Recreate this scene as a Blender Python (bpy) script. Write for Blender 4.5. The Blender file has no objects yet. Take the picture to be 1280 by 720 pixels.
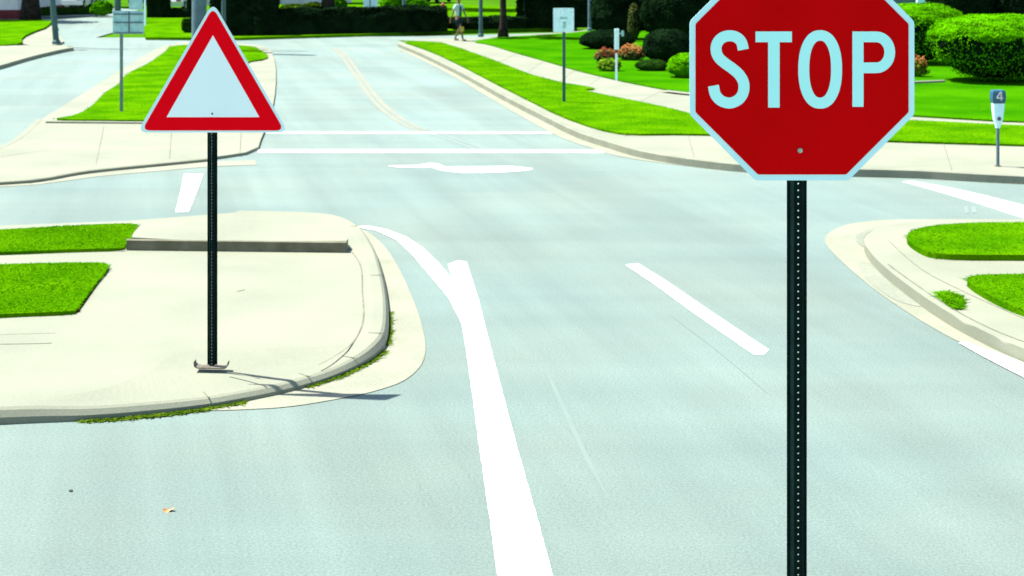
import bpy, bmesh, math, random
from mathutils import Vector, noise, Matrix
random.seed(7)
R = math.radians
C = bpy.context.scene.collection
F, H, HZ = 1850.0, 3.7, -60.0      # focal length in photo pixels, eye height, horizon row

def at(px, py, z=0.0):
    Y = F*(H-z)/(py-HZ)
    return Vector(((px-640)*Y/F, Y, z))

# ---------------------------------------------------------------- materials
def mat(name, rough=0.7, spec=0.3, metal=0.0):
    m = bpy.data.materials.new(name); m.use_nodes = True
    b = m.node_tree.nodes['Principled BSDF']
    b.inputs['Roughness'].default_value = rough
    b.inputs['Specular IOR Level'].default_value = spec
    b.inputs['Metallic'].default_value = metal
    return m, m.node_tree.nodes, m.node_tree.links, b

def noisy(name, c1, c2, scale=5, rough=0.7, spec=0.3, metal=0.0, bump=0.0, bscale=None, detail=6, lo=.35, hi=.65, fine=None):
    m, n, l, b = mat(name, rough, spec, metal)
    tc = n.new('ShaderNodeTexCoord'); nz = n.new('ShaderNodeTexNoise')
    nz.inputs['Scale'].default_value = scale; nz.inputs['Detail'].default_value = detail
    l.new(tc.outputs['Object'], nz.inputs['Vector'])
    cr = n.new('ShaderNodeValToRGB')
    cr.color_ramp.elements[0].color = (*c1, 1); cr.color_ramp.elements[0].position = lo
    cr.color_ramp.elements[1].color = (*c2, 1); cr.color_ramp.elements[1].position = hi
    l.new(nz.outputs['Fac'], cr.inputs['Fac'])
    out = cr.outputs['Color']
    if fine:
        fs, amt = fine
        n2 = n.new('ShaderNodeTexNoise'); n2.inputs['Scale'].default_value = fs; n2.inputs['Detail'].default_value = 3
        l.new(tc.outputs['Object'], n2.inputs['Vector'])
        mr = n.new('ShaderNodeMapRange'); mr.inputs[1].default_value = .3; mr.inputs[2].default_value = .7
        mr.inputs[3].default_value = 1-amt; mr.inputs[4].default_value = 1+amt
        l.new(n2.outputs['Fac'], mr.inputs[0])
        mx = n.new('ShaderNodeVectorMath'); mx.operation = 'SCALE'
        l.new(out, mx.inputs[0]); l.new(mr.outputs[0], mx.inputs['Scale']); out = mx.outputs[0]
    l.new(out, b.inputs['Base Color'])
    if bump:
        n3 = n.new('ShaderNodeTexNoise'); n3.inputs['Scale'].default_value = bscale or scale*6; n3.inputs['Detail'].default_value = 4
        l.new(tc.outputs['Object'], n3.inputs['Vector'])
        bp = n.new('ShaderNodeBump'); bp.inputs['Strength'].default_value = bump; bp.inputs['Distance'].default_value = .02
        l.new(n3.outputs['Fac'], bp.inputs['Height']); l.new(bp.outputs['Normal'], b.inputs['Normal'])
    return m

def asphalt_mat():
    m, n, l, b = mat('asphalt', .8, .15)
    tc = n.new('ShaderNodeTexCoord')
    def nz(scale, detail, lo, hi, a, c, sx=1, sy=1, rough=.5, rot=0):
        mp = n.new('ShaderNodeMapping'); mp.inputs['Rotation'].default_value = (0, 0, rot); mp.vector_type = 'TEXTURE' if rot else 'POINT'; mp.inputs['Scale'].default_value = (1/sx, 1/sy, 1) if rot else (sx, sy, 1)
        l.new(tc.outputs['Object'], mp.inputs['Vector'])
        t = n.new('ShaderNodeTexNoise'); t.inputs['Scale'].default_value = scale; t.inputs['Detail'].default_value = detail
        t.inputs['Roughness'].default_value = rough
        l.new(mp.outputs['Vector'], t.inputs['Vector'])
        r = n.new('ShaderNodeMapRange'); r.inputs[1].default_value = lo; r.inputs[2].default_value = hi
        r.inputs[3].default_value = a; r.inputs[4].default_value = c
        l.new(t.outputs['Fac'], r.inputs[0]); return r.outputs[0], t.outputs['Fac']
    big, _ = nz(.22, 5, .3, .7, .9, 1.08)
    band, _ = nz(.6, 4, .35, .65, .95, 1.03, sx=.14, sy=2.2)     # worn bands along the cross street
    wheel, _ = nz(.8, 4, .35, .65, .90, 1.05, sx=1.3, sy=.09, rot=R(14))
    streak, _ = nz(2.2, 5, .3, .7, .96, 1.03, sx=2.2, sy=.06, rough=.7, rot=R(14))   # worn tracks along the main street
    fine, ff = nz(48, 6, .32, .68, .62, 1.38, rough=.9)
    grit, _ = nz(110, 2, .60, .76, 1.0, .5)
    def mul(a, c):
        x = n.new('ShaderNodeMath'); x.operation = 'MULTIPLY'; l.new(a, x.inputs[0]); l.new(c, x.inputs[1]); return x.outputs[0]
    # paler with distance: grazing-view sheen put into the asphalt colour
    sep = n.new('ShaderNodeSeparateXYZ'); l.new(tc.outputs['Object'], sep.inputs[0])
    sheen = n.new('ShaderNodeMapRange'); sheen.inputs[1].default_value = 8; sheen.inputs[2].default_value = 42; sheen.inputs[3].default_value = .93; sheen.inputs[4].default_value = 1.13
    l.new(sep.outputs['Y'], sheen.inputs[0])
    f = mul(mul(mul(mul(mul(mul(big, band), wheel), streak), fine), grit), sheen.outputs[0])
    hue, _ = nz(.35, 3, .35, .65, 0, 1)
    cm = n.new('ShaderNodeMix'); cm.data_type = 'RGBA'
    cm.inputs['A'].default_value = (.130, .182, .162, 1); cm.inputs['B'].default_value = (.141, .184, .159, 1)
    l.new(hue, cm.inputs['Factor'])
    v = n.new('ShaderNodeVectorMath'); v.operation = 'SCALE'
    l.new(cm.outputs['Result'], v.inputs[0]); l.new(f, v.inputs['Scale'])
    l.new(v.outputs[0], b.inputs['Base Color'])
    bp = n.new('ShaderNodeBump'); bp.inputs['Strength'].default_value = .35; bp.inputs['Distance'].default_value = .006
    l.new(ff, bp.inputs['Height']); l.new(bp.outputs['Normal'], b.inputs['Normal'])
    return m

M = {}
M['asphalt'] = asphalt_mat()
M['concrete'] = noisy('concrete', (.172, .185, .134), (.205, .215, .156), .7, .8, .2, bump=.15, bscale=60, fine=(45, .06))
M['kerb'] = noisy('kerb_concrete', (.165, .176, .128), (.20, .21, .152), 2.5, .8, .2, bump=.3, bscale=50, fine=(60, .1))
M['riser'] = noisy('dark_riser', (.10, .098, .062), (.15, .145, .10), 5, .9, .1, bump=.3, bscale=40)  # olive brown, darker than the kerb concrete
M['gutter'] = noisy('gutter_concrete', (.185, .195, .142), (.218, .226, .165), 1.6, .85, .2, bump=.25, bscale=50, fine=(60, .12))
M['stain'] = noisy('washed_dirt', (.16, .178, .138), (.20, .212, .162), 1.2, .9, .1, fine=(20, .1))
M['joint'] = noisy('joint', (.10, .10, .075), (.17, .17, .12), 6, .95, .05)
M['paint'] = noisy('white_road_paint', (.56, .57, .53), (.72, .73, .70), 4, .6, .3, fine=(90, .1), lo=.3, hi=.5)
M['worn'] = noisy('half_worn_paint', (.19, .24, .215), (.40, .42, .40), 1.2, .7, .2, fine=(60, .15), lo=.3, hi=.6)
M['faint'] = noisy('worn_white_paint', (.145, .19, .168), (.162, .202, .18), 3, .7, .2, fine=(90, .15))
M['yellow'] = noisy('worn_yellow_paint', (.165, .185, .145), (.205, .198, .145), 1.5, .7, .2, fine=(60, .12))
M['lawn'] = noisy('lawn', (.026, .115, .0004), (.066, .185, .0006), 1.1, 1, .0, bump=.4, bscale=40, fine=(30, .18))
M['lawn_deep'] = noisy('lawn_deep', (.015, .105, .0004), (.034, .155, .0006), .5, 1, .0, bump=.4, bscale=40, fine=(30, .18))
M['blade'] = noisy('grass_blade', (.034, .145, .0004), (.082, .24, .0010), 1.3, 1, .0)
M['soil'] = noisy('soil', (.022, .014, .008), (.06, .035, .018), 6, .95, .05, bump=.6, bscale=30)
M['moss'] = noisy('moss', (.03, .07, .004), (.085, .14, .008), 9, .95, .0)
M['base'] = noisy('far_ground', (.025, .09, .003), (.045, .13, .005), .2, 1, .0, fine=(8, .2))
M['leaf'] = noisy('leaf_green', (.03, .16, .0005), (.06, .25, .001), 3, .95, .0)
M['seam'] = noisy('seam', (.132, .178, .157), (.140, .184, .162), 2, .8, .1)
M['leaf_hedge'] = noisy('leaf_hedge', (.038, .18, .0004), (.08, .31, .0008), 3, .95, .0)
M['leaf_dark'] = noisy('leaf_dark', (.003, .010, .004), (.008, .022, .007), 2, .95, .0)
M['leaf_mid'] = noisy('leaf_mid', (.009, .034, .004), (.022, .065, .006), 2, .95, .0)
M['leaf_lime'] = noisy('leaf_lime', (.07, .16, .006), (.13, .23, .012), 4, .95, .0)
M['leaf_olive'] = noisy('leaf_olive', (.03, .05, .008), (.07, .09, .015), 4, .8, .1)
M['orange'] = noisy('orange_petal', (.20, .07, .012), (.30, .12, .03), 8, .8, .1)
M['redfl'] = noisy('red_petal', (.12, .02, .008), (.18, .04, .015), 8, .8, .1)
M['whitefl'] = noisy('white_petal', (.3, .32, .26), (.5, .5, .45), 8, .8, .1)
M['bark'] = noisy('bark', (.012, .010, .009), (.035, .028, .022), 5, .95, .05, bump=.8, bscale=12)
M['stopred'] = noisy('stop_red', (.52, .0000, .0010), (.58, .0001, .0018), 3, .6, .03)
M['trired'] = noisy('triangle_red', (.86, .0002, .0060), (.90, .0003, .0075), 3, .6, .03)
M['sheet'] = noisy('letter_sheeting', (.44, .95, .96), (.47, .98, .99), 3, .5, .15)
M['border'] = noisy('border_sheeting', (.52, .88, .96), (.58, .92, .98), 9, .5, .15)
M['triwhite'] = noisy('triangle_white', (.83, .97, .95), (.86, .99, .97), 3, .5, .2)
M['tribord'] = noisy('triangle_border', (.64, .88, .88), (.72, .92, .91), 9, .5, .2)
M['post'] = noisy('dark_green_steel', (.0008, .008, .007), (.002, .013, .012), 12, .75, .05, fine=(120, .25))
M['bolt'] = noisy('galvanised', (.28, .40, .38), (.38, .5, .48), 30, .4, .5, .5)
M['steel'] = noisy('galvanised_steel', (.10, .16, .16), (.16, .23, .22), 4, .5, .5, .3, fine=(30, .1))
M['teal'] = noisy('teal_pole', (.022, .075, .07), (.04, .105, .10), 3, .55, .4, fine=(20, .15))
M['bluegrey'] = noisy('bluegrey_pole', (.06, .105, .14), (.09, .15, .18), 3, .5, .4, fine=(14, .12))
M['signback'] = noisy('sign_back', (.24, .46, .44), (.36, .60, .57), 6, .5, .4, .2, fine=(30, .12))
M['signwhite'] = noisy('sign_white', (.62, .86, .90), (.74, .94, .95), 7, .5, .4, fine=(20, .12))
M['darkgrey'] = noisy('dark_grey', (.03, .04, .04), (.05, .06, .06), 6, .5, .4)
M['ironplate'] = noisy('iron_plate', (.09, .08, .06), (.16, .15, .11), 20, .7, .3, .4)
M['meterhead'] = noisy('meter_blue', (.01, .07, .12), (.015, .10, .17), 8, .35, .5)
M['meterbody'] = noisy('meter_body', (.5, .78, .84), (.6, .88, .92), 8, .35, .5)
M['brown'] = noisy('brown_wood', (.06, .04, .015), (.10, .06, .02), 8, .8, .2)
M['red'] = noisy('red_paint', (.18, .01, .01), (.25, .015, .012), 5, .4, .5)
M['white'] = noisy('white_siding', (.55, .56, .55), (.66, .67, .66), 2, .7, .3)
M['brick'] = noisy('red_brick', (.10, .018, .022), (.17, .04, .045), 9, .9, .1, bump=.5)
M['roof'] = noisy('shingles', (.04, .04, .045), (.08, .08, .085), 7, .9, .1, bump=.5)
M['greywall'] = noisy('grey_siding', (.12, .17, .22), (.16, .22, .27), 2, .7, .3)
M['glass'] = noisy('window_glass', (.01, .015, .02), (.02, .03, .035), 2, .08, .6)
M['tyre'] = noisy('tyre', (.008, .008, .009), (.016, .016, .017), 20, .85, .2)
M['rim'] = noisy('rim', (.3, .3, .31), (.4, .4, .41), 20, .35, .5, .7)
M['lamp'] = noisy('headlight_glass', (.5, .5, .5), (.6, .6, .6), 20, .1, .6)
M['tail'] = noisy('taillight_glass', (.3, .01, .01), (.35, .015, .012), 20, .2, .6)
for nm, c in (('car_white', (.55, .57, .6)), ('car_blue', (.04, .09, .25)), ('car_silver', (.28, .34, .45)), ('car_teal', (.03, .2, .16)), ('car_black', (.01, .012, .02))):
    M[nm] = noisy(nm, c, tuple(min(1, x*1.12) for x in c), 2, .25, .6, .1)
M['skin'] = noisy('skin', (.16, .09, .055), (.2, .115, .07), 8, .6, .3)
M['hair'] = noisy('hair', (.01, .007, .005), (.02, .014, .01), 30, .7, .3)
M['shirt'] = noisy('pale_shirt', (.32, .46, .42), (.42, .56, .50), 9, .85, .1)
M['vest'] = noisy('dark_teal_vest', (.015, .06, .06), (.025, .08, .08), 9, .85, .1)
M['shorts'] = noisy('dark_shorts', (.008, .016, .018), (.015, .025, .028), 9, .85, .1)
M['shoe'] = noisy('shoe', (.10, .09, .06), (.14, .12, .08), 9, .8, .2)
M['yellowtag'] = noisy('yellow_bag', (.28, .26, .03), (.36, .32, .05), 9, .8, .2)
M['leaforange'] = noisy('dry_leaf', (.45, .17, .06), (.55, .24, .10), 30, .8, .2)
M['stone'] = noisy('stone', (.05, .055, .05), (.09, .095, .09), 30, .9, .1)

# ---------------------------------------------------------------- helpers
def link(name, me, m, parent=None, smooth=False):
    o = bpy.data.objects.new(name, me); C.objects.link(o)
    if m is not None: me.materials.append(M[m] if isinstance(m, str) else m)
    if parent is not None: o.parent = parent
    if smooth:
        for p in me.polygons: p.use_smooth = True
    return o
def from_bm(name, bm, m, parent=None, smooth=False, recalc=True):
    if recalc: bmesh.ops.recalc_face_normals(bm, faces=bm.faces)
    me = bpy.data.meshes.new(name); bm.to_mesh(me); bm.free()
    return link(name, me, m, parent, smooth)
def thing(name, label, cat, loc, rz=0, group=None):
    o = bpy.data.objects.new(name, None); C.objects.link(o)
    o.location = loc; o.rotation_euler = (0, 0, rz); o.empty_display_size = .3
    return tag(o, label, cat, group)
def tag(o, label, cat, group=None):
    o['label'] = label; o['category'] = cat
    if group: o['group'] = group
    return o
def struct(o): o['kind'] = 'structure'; return o
def stuff(o, label, cat): o['kind'] = 'stuff'; o['label'] = label; o['category'] = cat; return o

def box(bm, c, s, rot=None):
    g = bmesh.ops.create_cube(bm, size=1)['verts']
    for v in g:
        p = Vector((v.co.x*s[0], v.co.y*s[1], v.co.z*s[2]))
        if rot is not None: p = rot @ p
        v.co = p+Vector(c)
    return g
def tube(bm, pts, rads, seg=16, cap=True):
    rings = []
    pts = [Vector(p) for p in pts]
    for i, p in enumerate(pts):
        d = (pts[min(i+1, len(pts)-1)]-pts[max(i-1, 0)]).normalized()
        a = Vector((0, 0, 1)) if abs(d.z) < .95 else Vector((0, 1, 0))
        u = d.cross(a).normalized(); w = d.cross(u)
        rings.append([bm.verts.new(p+(u*math.cos(t)+w*math.sin(t))*rads[i]) for t in [2*math.pi*k/seg for k in range(seg)]])
    for a, b in zip(rings, rings[1:]):
        for k in range(seg): bm.faces.new((a[k], a[(k+1) % seg], b[(k+1) % seg], b[k]))
    if cap:
        bm.faces.new(rings[0]); bm.faces.new(rings[-1])
def prism_xz(bm, pts, y0, y1):                       # outline in the XZ plane with thickness in Y
    a = [bm.verts.new((x, y0, z)) for x, z in pts]; b = [bm.verts.new((x, y1, z)) for x, z in pts]
    bm.faces.new(a); bm.faces.new(b)
    for i in range(len(pts)):
        j = (i+1) % len(pts); bm.faces.new((a[i], a[j], b[j], b[i]))
def ring_xz(bm, outer, inner, y0, y1):
    n = len(outer)
    vs = [[bm.verts.new((x, y, z)) for x, z in pp] for pp, y in ((outer, y0), (inner, y0), (outer, y1), (inner, y1))]
    for i in range(n):
        j = (i+1) % n
        bm.faces.new((vs[0][i], vs[0][j], vs[1][j], vs[1][i])); bm.faces.new((vs[2][i], vs[2][j], vs[3][j], vs[3][i]))
        bm.faces.new((vs[0][i], vs[0][j], vs[2][j], vs[2][i])); bm.faces.new((vs[1][i], vs[1][j], vs[3][j], vs[3][i]))
def stroke_xz(bm, pts, w, y0, y1):
    L, Rr = [], []
    P = [Vector((a, b)) for a, b in pts]
    for i, p in enumerate(P):
        d = (P[min(i+1, len(P)-1)]-P[max(i-1, 0)]).normalized(); nn = Vector((-d.y, d.x))*w/2
        L.append(p+nn); Rr.append(p-nn)
    va = [[bm.verts.new((q.x, y, q.y)) for q in S] for S, y in ((L, y0), (Rr, y0), (L, y1), (Rr, y1))]
    for i in range(len(P)-1):
        bm.faces.new((va[0][i], va[0][i+1], va[1][i+1], va[1][i])); bm.faces.new((va[2][i], va[2][i+1], va[3][i+1], va[3][i]))
        bm.faces.new((va[0][i], va[0][i+1], va[2][i+1], va[2][i])); bm.faces.new((va[1][i], va[1][i+1], va[3][i+1], va[3][i]))
    for i in (0, -1): bm.faces.new((va[0][i], va[1][i], va[3][i], va[2][i]))
def catmull(pts, k=6, closed=False):
    out = []; n = len(pts); P = [Vector(p) for p in pts]
    for i in range(n if closed else n-1):
        if closed: p0, p1, p2, p3 = P[(i-1) % n], P[i], P[(i+1) % n], P[(i+2) % n]
        else: p0, p1, p2, p3 = P[max(i-1, 0)], P[i], P[i+1], P[min(i+2, n-1)]
        for j in range(k):
            t = j/k
            out.append(.5*((2*p1)+(p2-p0)*t+(2*p0-5*p1+4*p2-p3)*t*t+(3*p1-p0-3*p2+p3)*t**3))
    if not closed: out.append(P[-1])
    return out
def chaikin(pts, it=2):
    for _ in range(it):
        q = []
        for i in range(len(pts)):
            a, b = pts[i], pts[(i+1) % len(pts)]; q += [a*.75+b*.25, a*.25+b*.75]
        pts = q
    return pts
def slab(name, pts, z, thick, m, smooth=2, bevel=0.0, raw=False):
    """flat-topped piece of ground; pts are photo pixels traced at height z (or metres if raw)"""
    P = [Vector((p[0], p[1], z)) if raw else at(p[0], p[1], z) for p in pts]
    if smooth: P = chaikin(P, smooth)
    bm = bmesh.new()
    vs = [bm.verts.new(p) for p in P]; f = bm.faces.new(vs)
    if f.normal.z < 0: f.normal_flip()
    f.normal_update()
    if f.normal.z < 0: f.normal_flip()
    if thick:
        r = bmesh.ops.extrude_face_region(bm, geom=[f])
        nv = [e for e in r['geom'] if isinstance(e, bmesh.types.BMVert)]
        # new region becomes the top; old face drops to the bottom
        for v in vs: v.co.z = z-thick
        if bevel:
            top = [e for e in bm.edges if all(x in nv for x in e.verts)]
            try: bmesh.ops.bevel(bm, geom=top, offset=bevel, segments=3, affect='EDGES', profile=.5)
            except Exception: pass
    bmesh.ops.triangulate(bm, faces=[g for g in bm.faces if len(g.verts) > 4])
    return from_bm(name, bm, m)
def ribbon(name, pts, width, z, m, thick=0.0, k=5, raw=False, side=0.0):
    P = [Vector((p[0], p[1], z)) if raw else at(p[0], p[1], z) for p in pts]
    P = catmull(P, k)
    bm = bmesh.new(); rows = []
    for i, p in enumerate(P):
        d = (P[min(i+1, len(P)-1)]-P[max(i-1, 0)]); d.z = 0; d.normalize(); nn = Vector((-d.y, d.x, 0))
        w = width[0]*math.sin(math.pi*(i+.3)/(len(P)-.4)) if isinstance(width, list) else width[0]+(width[1]-width[0])*i/(len(P)-1) if isinstance(width, tuple) else width
        a, b = p+nn*(w/2+side), p-nn*(w/2-side)
        r = [a, b]
        if thick: r = [a-Vector((0, 0, thick)), a-nn*.0-Vector((0, 0, .012)), a-nn*.02, b+nn*.02, b-Vector((0, 0, .012)), b-Vector((0, 0, thick))]
        rows.append([bm.verts.new(q) for q in r])
    for a, b in zip(rows, rows[1:]):
        for j in range(len(a)-1): bm.faces.new((a[j], a[j+1], b[j+1], b[j]))
    if thick:
        bm.faces.new(rows[0]); bm.faces.new(rows[-1])
    return from_bm(name, bm, m)

# ---------------------------------------------------------------- ground
def sheet(name, x0, x1, y0, y1, z, m):
    bm = bmesh.new()
    bm.faces.new([bm.verts.new(p) for p in ((x0, y0, z), (x1, y0, z), (x1, y1, z), (x0, y1, z))])
    return struct(from_bm(name, bm, m))
sheet('ground', -600, 600, -300, 1200, -.05, 'base')
# the asphalt of the whole junction: near road, cross street, both far streets
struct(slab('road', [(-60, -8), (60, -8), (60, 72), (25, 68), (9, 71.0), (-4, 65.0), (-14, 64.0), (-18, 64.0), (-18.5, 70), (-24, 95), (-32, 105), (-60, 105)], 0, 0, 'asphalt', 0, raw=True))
KZ = .13
# --- near pavement under the stop sign (below the picture)
struct(slab('sidewalk', [(-14, -7), (14, -7), (14, 6.4), (-14, 6.4)], KZ, .16, 'concrete', 0, bevel=.02, raw=True))
# --- left near corner
kz = KZ+.006
edgeA = [(-700, 566, .13, .3), (-300, 548, .13, .3), (0, 531, .125, .3), (110, 526, .10, .35), (200, 518, .09, .8), (262, 510, .08, 1.2), (300, 503.5, .08, 1.3), (350, 493.5, .08, 1.3), (400, 480, .08, 1.1), (430, 469, .085, .8),
         (452, 459, .10, .5), (470, 448, .12, .26), (482, 434, .13, .23), (486, 414, .13, .21), (485, 385, .13, .2), (479, 350, .13, .2), (468, 318, .13, .2), (452, 295, .13, .2), (425, 281, .13, .2), (380, 276, .13, .2), (300, 274, .13, .2)]
EP = [at(a, b, 0) for a, b, c, d in edgeA]
EX = catmull([(p.x, p.y, q[2]*10) for p, q in zip(EP, edgeA)], 8); EI = catmull([(q[3], 0, 0) for q in edgeA], 8)
bm = bmesh.new(); prev = None; inner = []
for k, p in enumerate(EX):
    d = EX[min(k+1, len(EX)-1)]-EX[max(k-1, 0)]; d.z = 0; d.normalize(); nn = Vector((-d.y, d.x, 0)); zt = p.z/10; iw = EI[k].x
    b = Vector((p.x, p.y, 0)); row = []
    for off, z in ((0, -.03), (.0, zt*.45), (.03, zt*.85), (.06, zt), (.15, zt+.003), (.165, zt+.003), (iw, KZ)):
        row.append(bm.verts.new(b+nn*off+Vector((0, 0, z))))
    inner.append((row[-1].co.x, row[-1].co.y))
    if prev:
        for j in range(6): bm.faces.new((prev[j], prev[j+1], row[j+1], row[j]))
    prev = row
struct(from_bm('kerb', bm, 'concrete'))
backA = [(at(a, b, KZ).x, at(a, b, KZ).y) for a, b in ((160, 276), (0, 282), (-300, 292), (-700, 302))]
struct(slab('sidewalk', inner+backA, KZ, .16, 'concrete', 0, raw=True))
for k in (40, 62, 78, 96, 118, 136):
    p = EX[k]; d = (EX[k+1]-EX[k-1]); d.z = 0; d.normalize(); nn = Vector((-d.y, d.x, 0)); q0 = Vector((p.x, p.y, 0)); zt = p.z/10
    bm = bmesh.new(); box(bm, (0, 0, 0), (.010, .16, .004), Matrix.Rotation(math.atan2(nn.y, nn.x)-math.pi/2, 3, 'Z'))
    for v in bm.verts: v.co += q0+nn*.085+Vector((0, 0, zt+.003))
    struct(from_bm('joint', bm, 'joint'))
struct(slab('gutter', [(250, 513.5), (300, 512), (360, 509), (420, 499), (470, 489), (512, 474), (534, 447), (529, 408), (512, 362), (490, 318), (468, 294), (440, 281), (400, 277), (420, 300), (455, 340), (470, 400), (466, 440), (430, 468), (350, 493), (300, 504)], .006, 0, 'gutter', 2))
# raised strip with its dark riser, seen from the front
rz_ = KZ+.125
struct(slab('planter_strip', [(163, 299), (433, 302), (436, 297), (418, 284), (380, 279), (300, 277), (180, 278), (168, 288)], rz_, .14, 'concrete', 1, bevel=.01))
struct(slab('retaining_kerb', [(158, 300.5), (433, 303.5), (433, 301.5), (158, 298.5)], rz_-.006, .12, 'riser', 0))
def lawn(pts, z, thick=.05, m='lawn', sm=2, raw=False):
    o = struct(slab('lawn', pts, z, thick, m, sm, raw=raw))
    return o
LZ = KZ+.04
lawnsA = [[(-700, 308), (-300, 298), (0, 287), (100, 281), (160, 279), (174, 281), (160, 301), (154, 310), (100, 311), (0, 315), (-300, 325), (-700, 335)],
          [(-700, 350), (-300, 341), (0, 330), (80, 328), (130, 328), (138, 332), (120, 352), (97, 385), (90, 389), (0, 392), (-300, 410), (-700, 428)]]
for p in lawnsA: lawn(p, LZ, .05)
for p in ([(-300, 326), (0, 316), (100, 312), (154, 311)], [(-300, 412), (0, 393.5), (90, 390), (98, 386), (120, 354)]):
    struct(ribbon('soil_edge', p, .05, KZ+.004, 'soil'))
# joints
def joint(pts, w=.012, z=KZ+.003, k=6, raw=False): struct(ribbon('joint', pts, w, z, 'joint', k=k, raw=raw))
joint([(431, 305), (450, 330), (453, 365), (454, 400), (441, 428), (415, 447), (398, 456)], .014)
joint([(284, 465), (310, 470), (330, 475)], .014)
joint([(0, 430), (58, 429), (62, 428)], .012)
joint([(-200, 478), (-100, 474), (0, 470)], .01)
for a in (([(0, 418), (70, 416)], .006), ([(296, 364), (306, 362)], .02)): joint(*a)
# mossy weeds in the gutter
def blades(name, spots, hgt, wid, m, label, cat, z):
    V, Fc = [], []
    for (x, y) in spots:
        a = random.uniform(0, math.pi); h = hgt*random.uniform(.5, 1.15); w = wid*random.uniform(.6, 1.3)
        dx, dy = math.cos(a)*w, math.sin(a)*w; lx, ly = random.gauss(0, h*.9), random.gauss(0, h*.9)
        b = len(V)
        V += [(x-dx, y-dy, z), (x+dx, y+dy, z), (x+dx*.5+lx*.5, y+dy*.5+ly*.5, z+h*.36), (x+lx, y+ly, z+h*.42)]
        Fc += [(b, b+1, b+2), (b, b+2, b+3)]
    me = bpy.data.meshes.new(name); me.from_pydata(V, [], Fc)
    return stuff(link(name, me, m), label, cat)
def along(pts, z, n, spread):
    P = catmull([at(a, b, z) for a, b in pts], 8); out = []
    for _ in range(n):
        i = random.randrange(len(P)-1); t = random.random(); p = P[i].lerp(P[i+1], t)
        if noise.noise(p*1.7) < -.12: continue
        out.append((p.x+random.gauss(0, spread), p.y+random.gauss(0, spread)))
    return out
blades('weeds', along([(0, 532), (60, 530), (110, 527), (200, 520), (262, 511), (300, 504.5)], 0, 3600, .020), .04, .010, 'moss', 'mossy green weeds growing along the foot of the front kerb', 'weeds', .0)
blades('weeds', along([(300, 504.5), (350, 494.5), (400, 481), (430, 470), (452, 460), (470, 449), (482, 435), (487, 414), (486, 385)], 0, 2600, .014), .035, .009, 'moss', 'green weeds in the gutter joint round the kerb corner', 'weeds', .008)
# --- left far pavement with its grass wedge
slabB = [(-500, 250), (-200, 240), (0, 226), (50, 222), (110, 212), (200, 203), (262, 197), (322, 188), (327, 170), (338, 150), (345, 110), (345, 80), (338, 58), (290, 53), (230, 52),
         (200, 58), (172, 74), (140, 94), (105, 116), (80, 132), (52, 148), (30, 168), (0, 184), (-100, 208), (-300, 228)]
BZ = .055
struct(slab('sidewalk', slabB, BZ, .09, 'concrete', 1, bevel=.01))
struct(ribbon('gutter', [(-300, 247), (0, 230), (50, 226), (110, 218), (200, 210), (262, 205), (320, 203)], .62, .006, 'gutter'))
struct(ribbon('kerb', [(-200, 239), (0, 226.5), (50, 222.5), (110, 212.5), (200, 203.5), (262, 197.5)], .16, BZ+.006, 'kerb', .07, side=.04))
struct(ribbon('kerb', [(-200, 222), (-60, 200), (0, 185), (30, 169), (52, 149)], .15, BZ+.006, 'kerb', .07, side=.04))
wedge = [(62, 149), (98, 143), (118, 130), (130, 116), (150, 104), (158, 92), (186, 79), (207, 64), (213, 57), (250, 55), (300, 56.5), (318, 58), (333, 67), (335, 73), (305, 77), (298, 100), (312, 150), (183, 150)]
lawn(wedge, BZ+.05, .07, sm=1)
struct(ribbon('kerb', [(58, 151), (120, 151.5), (183, 152), (322, 152)], .09, BZ+.045, 'kerb', .06))
joint([(302, 155), (301, 175), (300, 192)], .016, BZ+.003)
joint([(130, 158), (120, 205)], .012, BZ+.003)
joint([(0, 196), (40, 190), (62, 188)], .014, BZ+.003); joint([(215, 157), (212, 198)], .012, BZ+.003)
# --- far left pavement, driveway, lawn
struct(slab('sidewalk', [(-400, 150), (-100, 108), (0, 82), (40, 70), (80, 61), (96, 58.5), (70, 56), (0, 57), (-200, 60), (-500, 64)], KZ, .16, 'concrete', 1, bevel=.015))
struct(slab('driveway', [(24, 57), (24, 45), (44, 37), (64, 31), (74, 33), (70, 40), (84, 56)], .09, .1, 'concrete', 1))
lawn([(-500, 60), (0, 56), (28, 54.5), (27, 46), (45, 38), (60, 33), (66, 24), (0, 24.5), (-200, 26), (-500, 28)], KZ+.05, .16, sm=1)
# --- lawn across the far cross street
lawn([(176, 21), (182, 46.5), (240, 47), (300, 47), (345, 45.5), (450, 42.5), (560, 38), (640, 36), (720, 34), (716, 12), (560, 5), (400, 4), (182, 8)], .12, .16, sm=0)
# --- right verge and pavement
slabC = [(488, 51), (530, 67), (580, 91), (630, 118), (680, 143), (722, 163), (765, 177), (805, 188), (860, 197), (935, 205), (1030, 209), (1143, 212), (1280, 219), (1700, 236), (2400, 262),
         (2400, 60), (1700, 20), (1280, 5), (1100, 2), (900, 12), (760, 32), (730, 38), (700, 41), (625, 45), (590, 48.5), (540, 48)]
struct(slab('sidewalk', slabC, KZ, .16, 'concrete', 1, bevel=.015))
struct(ribbon('kerb', [(505, 57), (530, 67.3), (580, 91.3), (630, 118.3), (680, 143.3), (722, 163.3), (765, 177.3), (805, 188.3), (860, 197.3), (935, 205.3), (1030, 209.3), (1143, 212.3), (1280, 219.3), (1700, 236.3)], .17, kz, 'kerb', .14, side=.04))
struct(ribbon('gutter', [(503, 61), (522, 68), (570, 91), (620, 119), (670, 147), (712, 169), (755, 184), (795, 195), (860, 204), (935, 212), (1030, 216), (1143, 219), (1280, 227), (1700, 245)], .55, .006, 'gutter'))
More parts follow.
